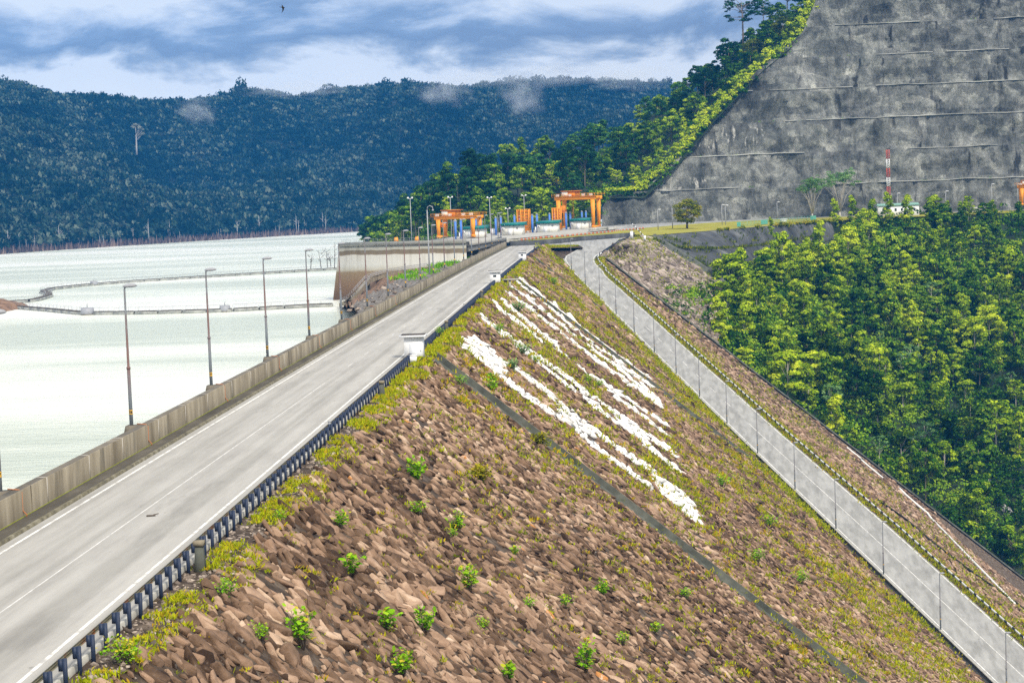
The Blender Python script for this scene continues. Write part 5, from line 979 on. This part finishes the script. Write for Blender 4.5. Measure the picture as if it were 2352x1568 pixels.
def plant(kinds, p, rz, sc_, label, group, name='tree', cat='tree', tone=0.):
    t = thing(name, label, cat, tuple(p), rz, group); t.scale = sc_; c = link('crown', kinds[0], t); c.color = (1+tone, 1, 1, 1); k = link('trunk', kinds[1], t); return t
# valley side
VA = np.array([(20, 655, -22), (38, 656, -37), (60, 657, -55), (90, 660, -78), (119, 663, -101), (142, 667, -118), (180, 672, -148)], float)
VB = np.array([(46, 729, -24), (75, 834, -17), (112, 906, -12), (130, 930, -2.5), (180, 947, -.8), (240, 957, -.8), (340, 966, -.8)], float)
def ruled(A_, B_, u, t):
    k = np.arange(len(A_)); a = np.stack([np.interp(u, k, A_[:, j]) for j in range(3)], -1); c = np.stack([np.interp(u, k, B_[:, j]) for j in range(3)], -1); s = t[..., None]; q = a*(1-s)+c*s
    return q
uu, tt = np.meshgrid(np.linspace(0, 6, 90), np.linspace(0, 1, 60), indexing='ij'); VS = ruled(VA, VB, uu, tt); vn = fnoise(VS.reshape(-1, 3), .03, 4, 5.).reshape(VS.shape[:2]); VS[..., 2] += vn*5*np.sin(np.pi*tt)
struct(MB().grid(VS).build('valley_slope', m_forestfloor, smooth=True))
def vsurf(u, t): i = np.clip(int(u/6*89), 0, 89); j = np.clip(int(t*59), 0, 59); return VS[i, j].copy()
pts = []; tries = 0
while len(pts) < 420 and tries < 14000:
    tries += 1; u, t = r.uniform(.05, 5.8), r.rand(); p = vsurf(u, t)
    pq = proj(p)
    if not inframe(p[None]+[0, 0, 8], 260)[0] or pq[0] < 1650-.0*pq[1]: continue
    if fnoise(p[None], .045, 2, 23.)[0] < -.3 and pq[0] > 1720: continue
    if t > .8 and (2000 < pq[0] < 2112 or pq[0] > 2290) : continue
    if all((p[0]-q[0])**2+(p[1]-q[1])**2 > (5.6+2.3*(t < .5))**2 for q, _, _ in pts): pts.append((p, u, t))
occl = lambda p: 0 if t > .12 else 300
pts.sort(key=lambda e: np.linalg.norm(e[0]-CAM)+(400 if e[2] < .04 else 0)+(2000 if not inframe(e[0][None]+[0, 0, 8], 0)[0] else 0))
for n_, (p, u, t) in enumerate(pts):
    q = proj(p); 
    bright = (q[0] < 1950 and r.rand() < .85) or (t > .75 and r.rand() < .7) or r.rand() < .38
    if bright: k = KB[r.randint(4)]; s = r.uniform(.75, 1.2); lab, gr = 'bright yellow green young tree in the stand on the valley side', 'bright young trees on the valley side'
    elif r.rand() < .13: k = KP[r.randint(2)]; s = r.uniform(.8, 1.15); lab, gr = 'grey green tree with pale trunk among the darker valley trees', 'pale trunked trees on the valley side'
    else: k = KM[r.randint(5)]; s = r.uniform(.7, 1.1); lab, gr = 'dense green tree in the stand on the valley side below the rock face', 'dense green trees on the valley side'
    s *= r.choice([.6, .8, 1., 1., 1.15, 1.35])*(.75 if t > .78 else 1.)
    a_ = (k, p-[0, 0, .5], r.uniform(0, 6.28), (s*r.uniform(.85, 1.15), s*r.uniform(.85, 1.15), s*r.uniform(.85, 1.2)))
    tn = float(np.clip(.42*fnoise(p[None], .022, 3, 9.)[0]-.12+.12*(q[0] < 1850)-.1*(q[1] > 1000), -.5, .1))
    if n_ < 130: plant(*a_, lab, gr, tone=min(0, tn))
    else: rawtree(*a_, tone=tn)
# undergrowth over the valley side
def clumps(b, P, r, rad, nleaf, leaf, base):
    for q, bs in zip(P, base): crown_add(b, r, [q], rad*r.uniform(.6, 1.5), nleaf, leaf, [bs])
ub = MB(); i_ = r.randint(0, 90, 7500); j_ = r.randint(0, 60, 7500); P = VS[i_, j_]+r.normal(0, 1.2, (7500, 3))*[1, 1, .2]; P = P[inframe(P, 260)]
P = P+np.stack([np.zeros(len(P)), np.zeros(len(P)), r.gamma(1.2, 1.3, len(P))], 1); clumps(ub, P, r, 2.9, 36, 1.05, np.clip(.5+.9*fnoise(P, .04, 3, 2.)+r.normal(0, .14, len(P)), .02, .98)); struct(ub.build('undergrowth', m_under), 'stuff', 'tangled green undergrowth and creepers covering the valley side', 'undergrowth')
# pale rock outcrop low in the valley
for (px, py, s), lab in zip([(2268, 1110, 3.6), (2312, 1168, 3.2)], ['pale limestone outcrop showing through the trees low on the valley side', 'smaller pale limestone outcrop lower on the valley side at the picture edge']):
    q_ = proj(VS); e_ = np.hypot(q_[..., 0]-px, q_[..., 1]-py); p = VS[np.unravel_index(e_.argmin(), e_.shape)].copy(); V, Fq = PROT[3][3 if s > 4.8 else 6]; o = MB().add(V*np.array([s*1.0, s*.7, s*.9]), Fq, 0, .8).build('outcrop', mat_attr('limestone', [(0, (.06, .06, .06)), (.5, (.25, .24, .23)), (1, (.5, .48, .46))], .9, .5, .9, .8, 1)); o.location = p; tag(o, lab, 'rock')

# platform trees
def special(kind, px, pyb, pyt, y, lab, name='tree', sx=1., rz=0.):
    p = at_y(px, pyb, y); H = (pyb-pyt)*y/F; me = kind; s = H/max(v.co.z for v in me[0].vertices); return plant(me, p, rz, (s*sx, s*sx, s), lab, None, name)
RT = make_tree(200, 10, 4.8, .2, 85, 1.5, 90, .5, m_loliv, m_bark, 'ball', .35); special(RT, 1578, 516, 456, 850, 'round olive and gold tree standing alone on the yellow lawn', sx=1.12)
def spreading(seed, H, R_c):
    r = R_(seed); tk = MB(); cr = MB(); cens = []
    for i in range(17):
        a = i/13*6.28+r.normal(0, .2); rad = R_c*r.uniform(.35, 1.); top = np.array([math.cos(a)*rad, math.sin(a)*rad, H*(1-.28*(rad/R_c)**2)-r.uniform(0, 1.)]); m_ = np.array([math.cos(a)*rad*.35, math.sin(a)*rad*.35, H*.45]); tk.tube([(0, 0, H*.06), m_, top*np.array([.8, .8, .88]), top], [.22, .14, .09, .04], 5); cens += [top*np.array([q_, q_, 1-.25*(1-q_)])+r.normal(0, .9, 3)*np.array([1, 1, .7]) for q_ in r.uniform(.55, 1.12, 9)]
    tk.tube([(0, 0, -1), (0, 0, H*.1)], [.55, .42], 7); crown_add(cr, r, cens, 1.4, 46, .5, None, .6); return cr.mesh('crown', m_lpale), tk.mesh('trunk', m_barkp)
special(spreading(210, 21, 8), 1866, 500, 402, 965, 'slender spreading grey green tree, first of the pair before the rock face', sx=.95); special(spreading(214, 24, 10), 1929, 497, 386, 990, 'wider spreading tree with many pale limbs before the rock face', sx=1.1)
for px, pb, pt, lab in [(1771, 545, 498, 'small leafy tree at the edge of the lawn by the green fence'), (1918, 530, 455, 'young tree at the lawn edge, first of the row hiding the white building'), (1960, 530, 448, 'young tree at the lawn edge in front of the spreading pair'), (2005, 525, 455, 'slim young tree just before the white building'), (2040, 530, 440, 'young tree in front of the mast foot'), (2085, 528, 446, 'leaning young tree before the white building'), (2147, 520, 446, 'bright young tree just past the white building'), (2218, 525, 462, 'broad young tree before the kiosk at the rock face'), (2285, 540, 470, 'young tree at the lawn edge below the partly seen crane'), (2340, 535, 462, 'broad dark young tree in front of the partly seen crane')]:
    y = 790 if px < 1800 else 918+(px-1900)*.07; k = KB[r.randint(2)] if px not in (2340,) else KM[3]; special(k, px, pb, pt, y, lab, sx=.85, rz=r.uniform(0, 6))
for px, pb, pt, y, lab in [(1567, 585, 551, 778, 'small bright bush growing out of the dark cut wall near the channel'), (1650, 595, 556, 812, 'small yellow green bush on the dark cut wall ledge')]: special(KB[2], px, pb, pt, y-4, lab, 'bush', 1.3)
# shrubs on the lawn edge
P = PF[2:7][:, :2]; P = np.stack([np.interp(r.rand(70)*4, np.arange(5), P[:, 0]), np.zeros(70), np.full(70, .3)], 1); P[:, 1] = np.interp(P[:, 0], PF[:, 0], PF[:, 1]); b = MB(); P = P[fnoise(P, .05, 2, 1.) > -.05]; clumps(b, P, r, 1.5, 40, .8, r.uniform(.1, .8, len(P))); struct(b.build('undergrowth', m_loliv), 'stuff', 'olive scrub along the lip of the lawn above the cut wall', 'scrub')

# wooded hill between the deck and the rock face
RX = np.array([-170, -140, -118, -90, -52, -17, 14, 35, 61, 84, 109, 140, 200]); RZ = np.array([-18, -16, -5, 13, 30, 37, 43, 60, 73, 86, 105, 122, 150])
BX = [-170, -110, -70, 1, 5, 26, 45, 64, 90, 115, 125, 200]; BY = [1120, 965, 850, 905, 1001, 1003, 1013, 1024, 1040, 1053, 1063, 1090]; BZ = [-18, -12.5, 1.5, 2.9, 16.8, 17, 34, 54, 78, 97, 116, 145]
gx, gt = np.meshgrid(np.linspace(-128, 200, 120), np.linspace(-.06, 1.9, 60), indexing='ij'); yb, zb = np.interp(gx, BX, BY), np.interp(gx, BX, BZ); zr_ = np.interp(gx, RX, RZ); yr = 1140.
HY = yb+(yr-yb)*gt; hz = np.where(gt < 1, zb+(zr_-zb)*np.sin(np.clip(gt, -.1, 1)*np.pi/2)**.9 if False else zb+(zr_-zb)*np.clip(gt, -.1, 1)**.85 if False else zb+(zr_-zb)*np.sign(gt)*np.abs(np.clip(gt, -.1, 1))**.85, zr_-(gt-1)*20); HS = np.stack([gx, HY, hz+fnoise(np.stack([gx, HY, gx*0], -1), .02, 4, 4.).reshape(gx.shape)*5*np.clip(gt*3, 0, 1)], -1)
struct(MB().grid(HS).build('hill', m_forestfloor, smooth=True))
pts = []; tries = 0
while len(pts) < 270 and tries < 9000:
    tries += 1; i, j = r.randint(0, 104), r.randint(2, 34); p = HS[i, j]
    if p[2] < -10 or not inframe(p[None]+[0, 0, 10], 30)[0]: continue
    dmin = 7.5 if gt[i, j] < .5 else 9.5
    if all((p[0]-q[0])**2+(p[1]-q[1])**2 > dmin**2 for q, _, _ in pts): pts.append((p, gt[i, j], i))
pts.sort(key=lambda e: np.linalg.norm(e[0]-CAM))
for n_, (p, t, i) in enumerate(pts):
    edge = p[0] > 8 and t < .22
    if edge or (t < .2 and r.rand() < .8) or r.rand() < .12: k = KB[r.randint(4)]; s = r.uniform(.5, .75) if edge or r.rand() < .7 else 1.; lab, gr = 'bright green young tree at the foot or edge of the wooded hill', 'bright trees along the hill edge'
    elif r.rand() < .62: k = KM[r.randint(5)]; s = r.uniform(.75, 1.15); lab, gr = 'green tree in the wood on the hill behind the cranes', 'green trees on the hill'
    elif r.rand() < .06: k = (RT[0], RT[1]); s = 1.2; lab, gr = 'yellowish rounded tree in the wood on the hill', 'yellowish trees on the hill'
    else: k = KD[r.randint(4)]; s = r.uniform(.7, 1.1); lab, gr = 'dark green tree in the wood on the hill behind the cranes', 'dark trees on the hill'
    a_ = (k, p-[0, 0, .6], r.uniform(0, 6.28), (s*r.uniform(.9, 1.15), s*r.uniform(.9, 1.15), s*r.uniform(.85, 1.15)))
    tn = float(np.clip(.4*fnoise(p[None], .018, 3, 19.)[0]-.1, -.5, .08))
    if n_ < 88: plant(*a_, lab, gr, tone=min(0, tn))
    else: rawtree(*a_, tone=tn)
wb = MB(); wm = []
for b_, m in WOOD.values():
    wb.V += b_.V; wb.F += [f+wb.n for f in b_.F]; wb.M += [q+len(wm) for q in b_.M]; wb.A += b_.A; wb.n += b_.n; wm.append(m)
struct(wb.build('woodland', wm), 'stuff', 'green woodland filling in behind the nearer trees on the hill and valley side', 'woods')
ub = MB(); i_ = r.randint(0, 104, 1700); j_ = (r.rand(1700)**1.5*32+1).astype(int); P = HS[i_, j_]+r.normal(0, 1., (1700, 3))*[1, 1, .1]; P = P[P[:, 2] > -10]
clumps(ub, P, r, 2.4, 30, 1.3, np.clip(.5+.7*fnoise(P, .04, 3, 2.)+r.normal(0, .12, len(P)), .05, .95)); struct(ub.build('undergrowth', m_under), 'stuff', 'low green growth covering the wooded hill', 'undergrowth')
# bright scrub along the edge of the grey face
b = MB(); q = r.rand(420); zq = q*118+1; zq = np.where(zq < 17.5, 17.5, zq); xq = np.interp(zq, QZ, QX)-r.gamma(2, 1.6, 420)+.5-(zq < 17.6)*r.uniform(0, 20, 420); yq = np.interp(zq, [0, 17, 34, 54, 78, 97, 116], [998, 1004, 1013, 1024, 1040, 1052, 1063])-1+r.normal(0, 1.5, 420); P = np.stack([xq, yq, zq+.8], 1); clumps(b, P, r, 1.9, 36, 1., np.clip(r.normal(.6, .2, 420), .1, 1)); struct(b.build('undergrowth', m_lbri), 'stuff', 'bright green scrub along the edge of the grey rock face', 'scrub')
# emergent trees on the skyline
def emergent(seed, H, R_c, lm=m_ldark, bm=m_bark):
    r = R_(seed); cr = MB(); tk = MB(); P = [(0, 0, -2), (.3, .1, H*.35), (.1, 0, H*.62), (-.3, .2, H*.95)]; tk.tube(P, [.62, .5, .36, .12], 7); cens = []
    for i in range(22):
        a = r.uniform(0, 6.28); z0 = H*r.uniform(.5, .86); rad = R_c*r.uniform(.4, 1.); e = np.array([math.cos(a)*rad, math.sin(a)*rad, min(H, z0+H*r.uniform(.02, .16))]); tk.tube([(0, 0, z0), e*np.array([.5, .5, 1])+[0, 0, -.6], e], [.2, .13, .05], 5)
        for _ in range(5): cens.append(e+r.normal(0, 1.3, 3)*np.array([1, 1, .5]))
    crown_add(cr, r, cens, 1.5, 30, .85, None, .6); return cr.mesh('crown', lm), tk.mesh('trunk', bm)
p = at_y(1707, 118, 1128); t = plant(emergent(301, 30, 10.), p, .6, (1, 1, 1), 'tall lone emergent tree with bare trunk against the sky beside the rock face', None)
for px, py, y, s, lab in [(1810, 60, 1120, .85, 'second emergent tree with pale straight trunk on the skyline near the rock face'), (1755, 85, 1125, .7, 'dark emergent tree just past the lone tall tree on the skyline'), (1850, 40, 1100, .75, 'emergent tree on the skyline closest to the rock face edge')]:
    plant(emergent(302+int(s*20), 30, 8.0, m_ldark, m_barkp), at_y(px, py, y), r.uniform(0, 6), (s, s, s), lab, None)

# ------------------------------------------------------------------ far wooded mountains across the water
az = np.linspace(-.42, .14, 240); rd = np.linspace(0, 1.5, 70)
SD = [-200, 0, 900, 1200, 1600, 2000]; SYv = [1330, 1447, 1930, 2050, 2300, 2500]
RD = [-300, -60, 0, 60, 130, 250, 350, 480, 570, 700, 760, 850, 980, 1060, 1180, 1340, 1420, 1500, 1650, 1900]; RY = [165, 172, 180, 192, 215, 216, 227, 222, 196, 217, 200, 192, 193, 197, 182, 176, 186, 186, 195, 190]
dpx = 1362+az*F; ysh = np.interp(dpx, SD, SYv); yrd = ysh+900; hor = 444-.038*(dpx-1362); zrd = HC+(hor-np.interp(dpx, RD, RY))*yrd/F-13
ga, gr_ = np.meshgrid(np.arange(240), rd, indexing='ij'); Yg = ysh[ga]+(yrd[ga]-ysh[ga])*gr_; X = az[ga]*Yg
q = np.clip(gr_, 0, 1); Z = -11.5+4*np.clip(gr_*12, 0, 1)+(zrd[ga]+7)*(q**1.15)*1.0-np.maximum(0, gr_-1)*140
rid = fnoise(np.stack([X, Yg*.45, X*0], -1), .0032, 4, 3.).reshape(X.shape); Z += rid*120*np.sin(np.pi*np.clip(gr_, 0, 1))*np.clip(gr_*2.2, 0, 1)
MS = np.stack([X, Yg, Z], -1); struct(MB().grid(MS).build('mountain', m_mount, smooth=True))
r = R_(77); cp = []
for i in range(8):
    b = MB(); rr_ = R_(400+i); cens = [np.array([rr_.normal(0, .45), rr_.normal(0, .45), rr_.uniform(.1, .75)]) for _ in range(7)]; crown_add(b, rr_, cens, .5, 15, .36, None, .8); cp.append((np.concatenate(b.V), np.concatenate(b.F), np.concatenate(b.A)))
n = 27000; i_ = r.randint(0, 240, n); j_ = (1.7+np.where(r.rand(n) < .3, r.rand(n)**1.6, np.sqrt(r.rand(n)))*46.5).astype(int); fr_ = r.rand(n, 2); P = MS[i_, j_]+np.stack([r.normal(0, 4, n), r.uniform(4, 18, n), r.normal(0, .5, n)], 1); P = P[proj(P)[:, 0] < 1680]; P = P[inframe(P, 30)]
n2 = 700; i2 = r.randint(0, 240, n2); P2 = MS[i2, r.randint(44, 49, n2)]+np.stack([r.normal(0, 4, n2), r.normal(0, 4, n2), r.gamma(1.0, 2.2, n2)], 1); P2 = P2[inframe(P2, 30)]
P = np.vstack([P, P2]); fb = MB(); idx = r.randint(0, 8, len(P)); S = np.stack([r.uniform(6, 11, len(P))]*2+[r.uniform(7, 13, len(P))], 1)*np.where(r.rand(len(P)) < .1, 1.35, 1)[:, None]; tone = np.clip(.1+.35*fnoise(P, .008, 3, 1.)+r.normal(0, .13, len(P)), -.3, .4)
for k in range(8):
    m = idx == k; V, Fq, A_ = cp[k]; W = V[None]*S[m][:, None]+P[m][:, None]; fb.add(W.reshape(-1, 3), (Fq[None]+(np.arange(m.sum())*len(V))[:, None, None]).reshape(-1, 4), 0, np.clip(A_[None]+tone[m][:, None]-.1, 0, 1).ravel())
for q in P2[P2[:, 2] > MS[..., 2].max()*.3][:160]: pass
struct(fb.build('forest', m_lfar), 'stuff', 'dark forest covering the mountains across the reservoir', 'forest')
# purple brown brush and bleached dead trunks along the far shore
b = MB(); n = 9000; u = r.rand(n)*239; ii = u.astype(int); t_ = r.rand(n)**1.3*.028; Y = ysh[ii]+t_*900+r.normal(0, 2, n); P = np.stack([az[ii]*Y+r.normal(0, 3, n), Y, np.full(n, WZ)], 1); P = P[inframe(P, 20)]; n = len(P)
a = r.uniform(0, 3.14, n); sd = np.stack([np.cos(a), np.sin(a)*.2, a*0], 1)*.9; h = r.uniform(2.0, 7.0, n)[:, None]; V = np.stack([P-sd, P+sd, P+sd*.2+np.array([0, 0, 1])*h+r.normal(0, .6, (n, 3))], 1).reshape(-1, 3); b.add(V, np.arange(n*3).reshape(-1, 3), 0, r.rand(n)); struct(b.build('brush', m_brush), 'stuff', 'purple brown drowned brush along the far shore', 'brush')
def dead(seed, H, bare):
    r = R_(seed); b = MB(); b.tube([(0, 0, -1), (.1, 0, H*.5), (r.normal(0, .4), 0, H)], [.55, .4, .1], 5)
    for i in range(bare):
        z = H*r.uniform(.5, .95); a = r.uniform(0, 6.28); l = H*r.uniform(.08, .2); b.tube([(0, 0, z), (math.cos(a)*l, math.sin(a)*l, z+l*r.uniform(.4, 1.2))], [.22, .06], 4)
    return b.mesh('trunk', m_deadw)
DD = [dead(i, h, n) for i, (h, n) in enumerate([(16, 6), (22, 5), (12, 3), (19, 8)])]
for px in list(r.uniform(-10, 930, 46)):
    y = float(np.interp(px, SD, SYv))+r.uniform(2, 24); o = link('dead_tree', DD[r.randint(4)]); p = at_z(px, 500, 0); x = (px-1362)/F*y; o.location = (x, y, WZ+1.); s = r.uniform(.4, .95); o.scale = (s, s, s); o.rotation_euler = (0, r.normal(0, .04), r.uniform(0, 6)); tag(o, 'bleached dead tree trunk standing along the far shore', 'dead tree', 'dead trees on the far shore')
t = plant(make_tree(333, 26, 7, 16, 16, 2.0, 40, 1.3, leafmat('silver_leaves', [(0, (.12, .14, .12)), (1, (.32, .34, .3))], 0), m_deadw, 'umbrella', .8), at_y(314, 352, 1800), 0, (1, 1, 1), 'pale silvery tree with white trunk standing out on the dark mountainside', None)
# drowned trees beside the intake wall
for px, py, y, s, lab in [(713, 617, 850, 7, 'leaning drowned bare tree in the water left of the intake wall'), (738, 616, 850, 8, 'thin drowned bare tree in the water by the farther boom'), (752, 614, 840, 8.5, 'branching drowned bare tree in the water by the farther boom'), (760, 612, 860, 6, 'short drowned stump beside the branching bare tree'), (768, 615, 800, 11, 'tallest drowned bare tree right beside the intake wall')]:
    p = at_z(px, py, WZ); rr_ = R_(int(px)); b = MB(); b.tube([(0, 0, -1), (rr_.normal(0, .3), 0, s*.5), (rr_.normal(0, .8), 0, s)], [.2, .14, .04], 5)
    for i in range(7):
        z = s*rr_.uniform(.3, .85); a = rr_.choice([-1, 1]); l = rr_.uniform(1, 2.6); b.tube([(0, 0, z), (a*l*.6, rr_.normal(0, .4), z+l*.4), (a*l, rr_.normal(0, .5), z+l*1.1)], [.09, .06, .02], 4)
    o = b.build('drowned_tree', m_twig); o.location = p; tag(o, lab, 'dead tree')

# bird
p = at_y(649.5, 17.5, 140.); b = MB(); s = .014*140/60
V = np.array([(-.52, .02, .1), (-.25, .02, .05), (0, 0, -.01), (.2, 0, -.02), (.3, 0, -.05), (.2, 0, -.1), (0, .02, -.1), (-.25, 0, -.04), (-.52, 0, .04)])*.75
b.tube([(-.4, 0, .06), (-.2, 0, .04), (0, 0, 0), (.14, 0, -.03), (.25, 0, -.06)], [.015, .035, .07, .06, .015], 6)
w1 = [(.1, 0, .0), (.05, .05, .14), (-.04, .1, .24), (-.22, .2, .36), (-.1, .1, .2), (-.1, .0, .02)]; w2 = [(.12, 0, -.02), (.13, .03, -.16), (.06, .08, -.34), (-.06, .1, -.5), (-.22, .12, -.62), (-.08, .08, -.4), (-.06, .03, -.18), (-.1, 0, -.02)]
bo = thing('bird', 'small dark swift gliding in the cloudy sky above the mountains', 'bird', tuple(p)); body = b
for w in (w1, w2):
    n = len(w); V = np.array(w); body.add(np.vstack([V+[0, .012, 0], V-[0, .012, 0]]), [list(range(n))], 0); body.F.append(np.array([list(range(n, 2*n))[::-1]])+body.n-2*n); body.M.append(np.array([0])); body.A.append(np.array([.5]))
    body.F.append(np.array([[i, (i+1) % n, n+(i+1) % n, n+i] for i in range(n)])+body.n-2*n); body.M.append(np.zeros(n, int)); body.A.append(np.zeros(n))
C.objects.unlink(bo); bpy.data.objects.remove(bo); o = body.build('bird', m_black); o.location = p; o.scale = (.62,)*3; tag(o, 'small dark swift gliding in the cloudy sky above the mountains', 'bird')
# ------------------------------------------------------------------ sky, sun, air
SUN_EL, SUN_AZ = math.radians(46), math.radians(152)      # azimuth clockwise from +y
w = bpy.data.worlds.new('World'); sc.world = w; w.use_nodes = True; nt = w.node_tree; nt.nodes.clear()
out = nt.nodes.new('ShaderNodeOutputWorld'); bg = nt.nodes.new('ShaderNodeBackground'); bg.inputs['Strength'].default_value = .1
sky = nt.nodes.new('ShaderNodeTexSky'); sky.sky_type = 'NISHITA'; sky.sun_disc = False; sky.sun_elevation = SUN_EL; sky.sun_rotation = SUN_AZ
tc = nt.nodes.new('ShaderNodeTexCoord'); sp = nt.nodes.new('ShaderNodeSeparateXYZ'); nt.links.new(tc.outputs['Generated'], sp.inputs[0])
az_ = math_(nt, 'ARCTAN2', sp.outputs['X'], sp.outputs['Y'])
def cnoise(sa, sz, detail, rough, seed, dist=0.):
    cb = nt.nodes.new('ShaderNodeCombineXYZ'); nt.links.new(math_(nt, 'MULTIPLY', az_, sa), cb.inputs[0]); nt.links.new(math_(nt, 'MULTIPLY', sp.outputs['Z'], sz), cb.inputs[1]); cb.inputs[2].default_value = seed
    n = nt.nodes.new('ShaderNodeTexNoise'); n.inputs['Scale'].default_value = 1; n.inputs['Detail'].default_value = detail; n.inputs['Roughness'].default_value = rough; n.inputs['Distortion'].default_value = dist; nt.links.new(cb.outputs[0], n.inputs['Vector']); return n.outputs[0]
n1 = cnoise(11, 30, 8, .58, 1.3, .4); n2 = cnoise(24, 70, 6, .6, 5.1)
v = math_(nt, 'ADD', math_(nt, 'MULTIPLY', sp.outputs['Z'], 10.), math_(nt, 'MULTIPLY', math_(nt, 'SUBTRACT', n1, .5), .75))
v = math_(nt, 'ADD', v, math_(nt, 'MULTIPLY', math_(nt, 'SUBTRACT', n2, .5), .22))
v = math_(nt, 'ADD', v, math_(nt, 'MULTIPLY', az_, .05))
vv = math_(nt, 'MULTIPLY', v, 1/3., True)
cl = ramp(nt, [(q/3, c) for q, c in [(0, (.85, .9, .95)), (.5, (.95, .97, 1)), (.67, (.9, .93, .98)), (.745, (.4, .47, .6)), (.80, (.24, .3, .44)), (.87, (.31, .39, .55)), (.94, (.6, .67, .8)), (1.02, (.93, .96, 1)), (1.15, (.85, .9, .98)), (1.5, (.97, .98, 1))]], vv)
hi = math_(nt, 'ADD', 1.0, math_(nt, 'MULTIPLY', math_(nt, 'SUBTRACT', sp.outputs['Z'], .1, True), .35))
vm = nt.nodes.new('ShaderNodeVectorMath'); vm.operation = 'SCALE'; nt.links.new(cl, vm.inputs[0]); nt.links.new(math_(nt, 'MULTIPLY', hi, 9.6), vm.inputs['Scale'])
col = mixc(nt, sky.outputs[0], vm.outputs[0], .93)
nt.links.new(col, bg.inputs[0]); nt.links.new(bg.outputs[0], out.inputs[0])
sl = bpy.data.lights.new('sun', 'SUN'); sl.energy = 3.9; sl.angle = math.radians(8); sl.color = (1, .91, .76); so = bpy.data.objects.new('sun', sl); C.objects.link(so)
sd = Vector((math.sin(SUN_AZ)*math.cos(SUN_EL), math.cos(SUN_AZ)*math.cos(SUN_EL), math.sin(SUN_EL))); so.rotation_euler = sd.to_track_quat('Z', 'Y').to_euler(); so.location = (0, 0, 60)
# haze
hb_ = MB().box(-2600, 1500, -60, 4200, -169.5, 420); ho = hb_.build('haze', []) if False else None
m, nt2, out2 = nodes('haze_air'); pv = nt2.nodes.new('ShaderNodeVolumePrincipled'); pv.inputs['Color'].default_value = (.05, .38, 1, 1); pv.inputs['Density'].default_value = 8.5e-5; pv.inputs['Anisotropy'].default_value = .0; nt2.links.new(pv.outputs[0], out2.inputs['Volume'])
ho = hb_.build('haze', m); struct(ho, 'stuff', 'thin blue haze in the air over the reservoir', 'haze')
sc.cycles.volume_bounces = 1; sc.cycles.max_bounces = 6; sc.cycles.diffuse_bounces = 3; sc.cycles.glossy_bounces = 2; sc.cycles.transmission_bounces = 3
sc.cycles.volume_max_steps = 64; sc.cycles.use_denoising = False
sc.view_settings.view_transform = 'Standard'; sc.view_settings.look = 'None'; sc.view_settings.exposure = .05; sc.view_settings.gamma = 1

# low cloud wisps clinging to the ridge and the far slope
mm, nt3, out3 = nodes('mist_air'); pm_ = nt3.nodes.new('ShaderNodeVolumePrincipled'); pm_.inputs['Color'].default_value = (.93, .96, 1, 1); nt3.links.new(pm_.outputs[0], out3.inputs['Volume'])
tg = nt3.nodes.new('ShaderNodeTexCoord'); ml = nt3.nodes.new('ShaderNodeVectorMath'); ml.operation = 'LENGTH'; nt3.links.new(tg.outputs['Object'], ml.inputs[0])
oi3 = nt3.nodes.new('ShaderNodeObjectInfo'); ad = nt3.nodes.new('ShaderNodeVectorMath'); ad.operation = 'ADD'; nt3.links.new(tg.outputs['Object'], ad.inputs[0]); nt3.links.new(oi3.outputs['Location'], ad.inputs[1])
nz3 = nt3.nodes.new('ShaderNodeTexNoise'); nz3.inputs['Scale'].default_value = 2.2; nz3.inputs['Detail'].default_value = 4; nt3.links.new(ad.outputs[0], nz3.inputs['Vector'])
den = math_(nt3, 'MULTIPLY', math_(nt3, 'SUBTRACT', math_(nt3, 'SUBTRACT', math_(nt3, 'MULTIPLY', nz3.outputs[0], 1.9), .35), math_(nt3, 'MULTIPLY', math_(nt3, 'POWER', ml.outputs['Value'], 1.5), .85)), .008)
nt3.links.new(math_(nt3, 'MAXIMUM', den, 0.), pm_.inputs['Density'])
rm = R_(91)
def wisp(px, py, w, h, y):
    c = at_y(px, py, y); o = MB().box(-1, 1, -1, 1, -1, 1).build('mist', mm); o.location = c; o.scale = (w*y/F, 90, h*y/F)
    struct(o, 'stuff', 'wisp of low white cloud clinging to the far mountains', 'mist')
wisp(452, 255, 42, 42, 1760); wisp(1120, 176, 200, 30, 2470); wisp(1300, 170, 230, 36, 2480); wisp(1450, 178, 160, 34, 2470); wisp(1200, 225, 70, 55, 2350); wisp(680, 205, 150, 24, 2320); wisp(1020, 215, 80, 40, 2350)
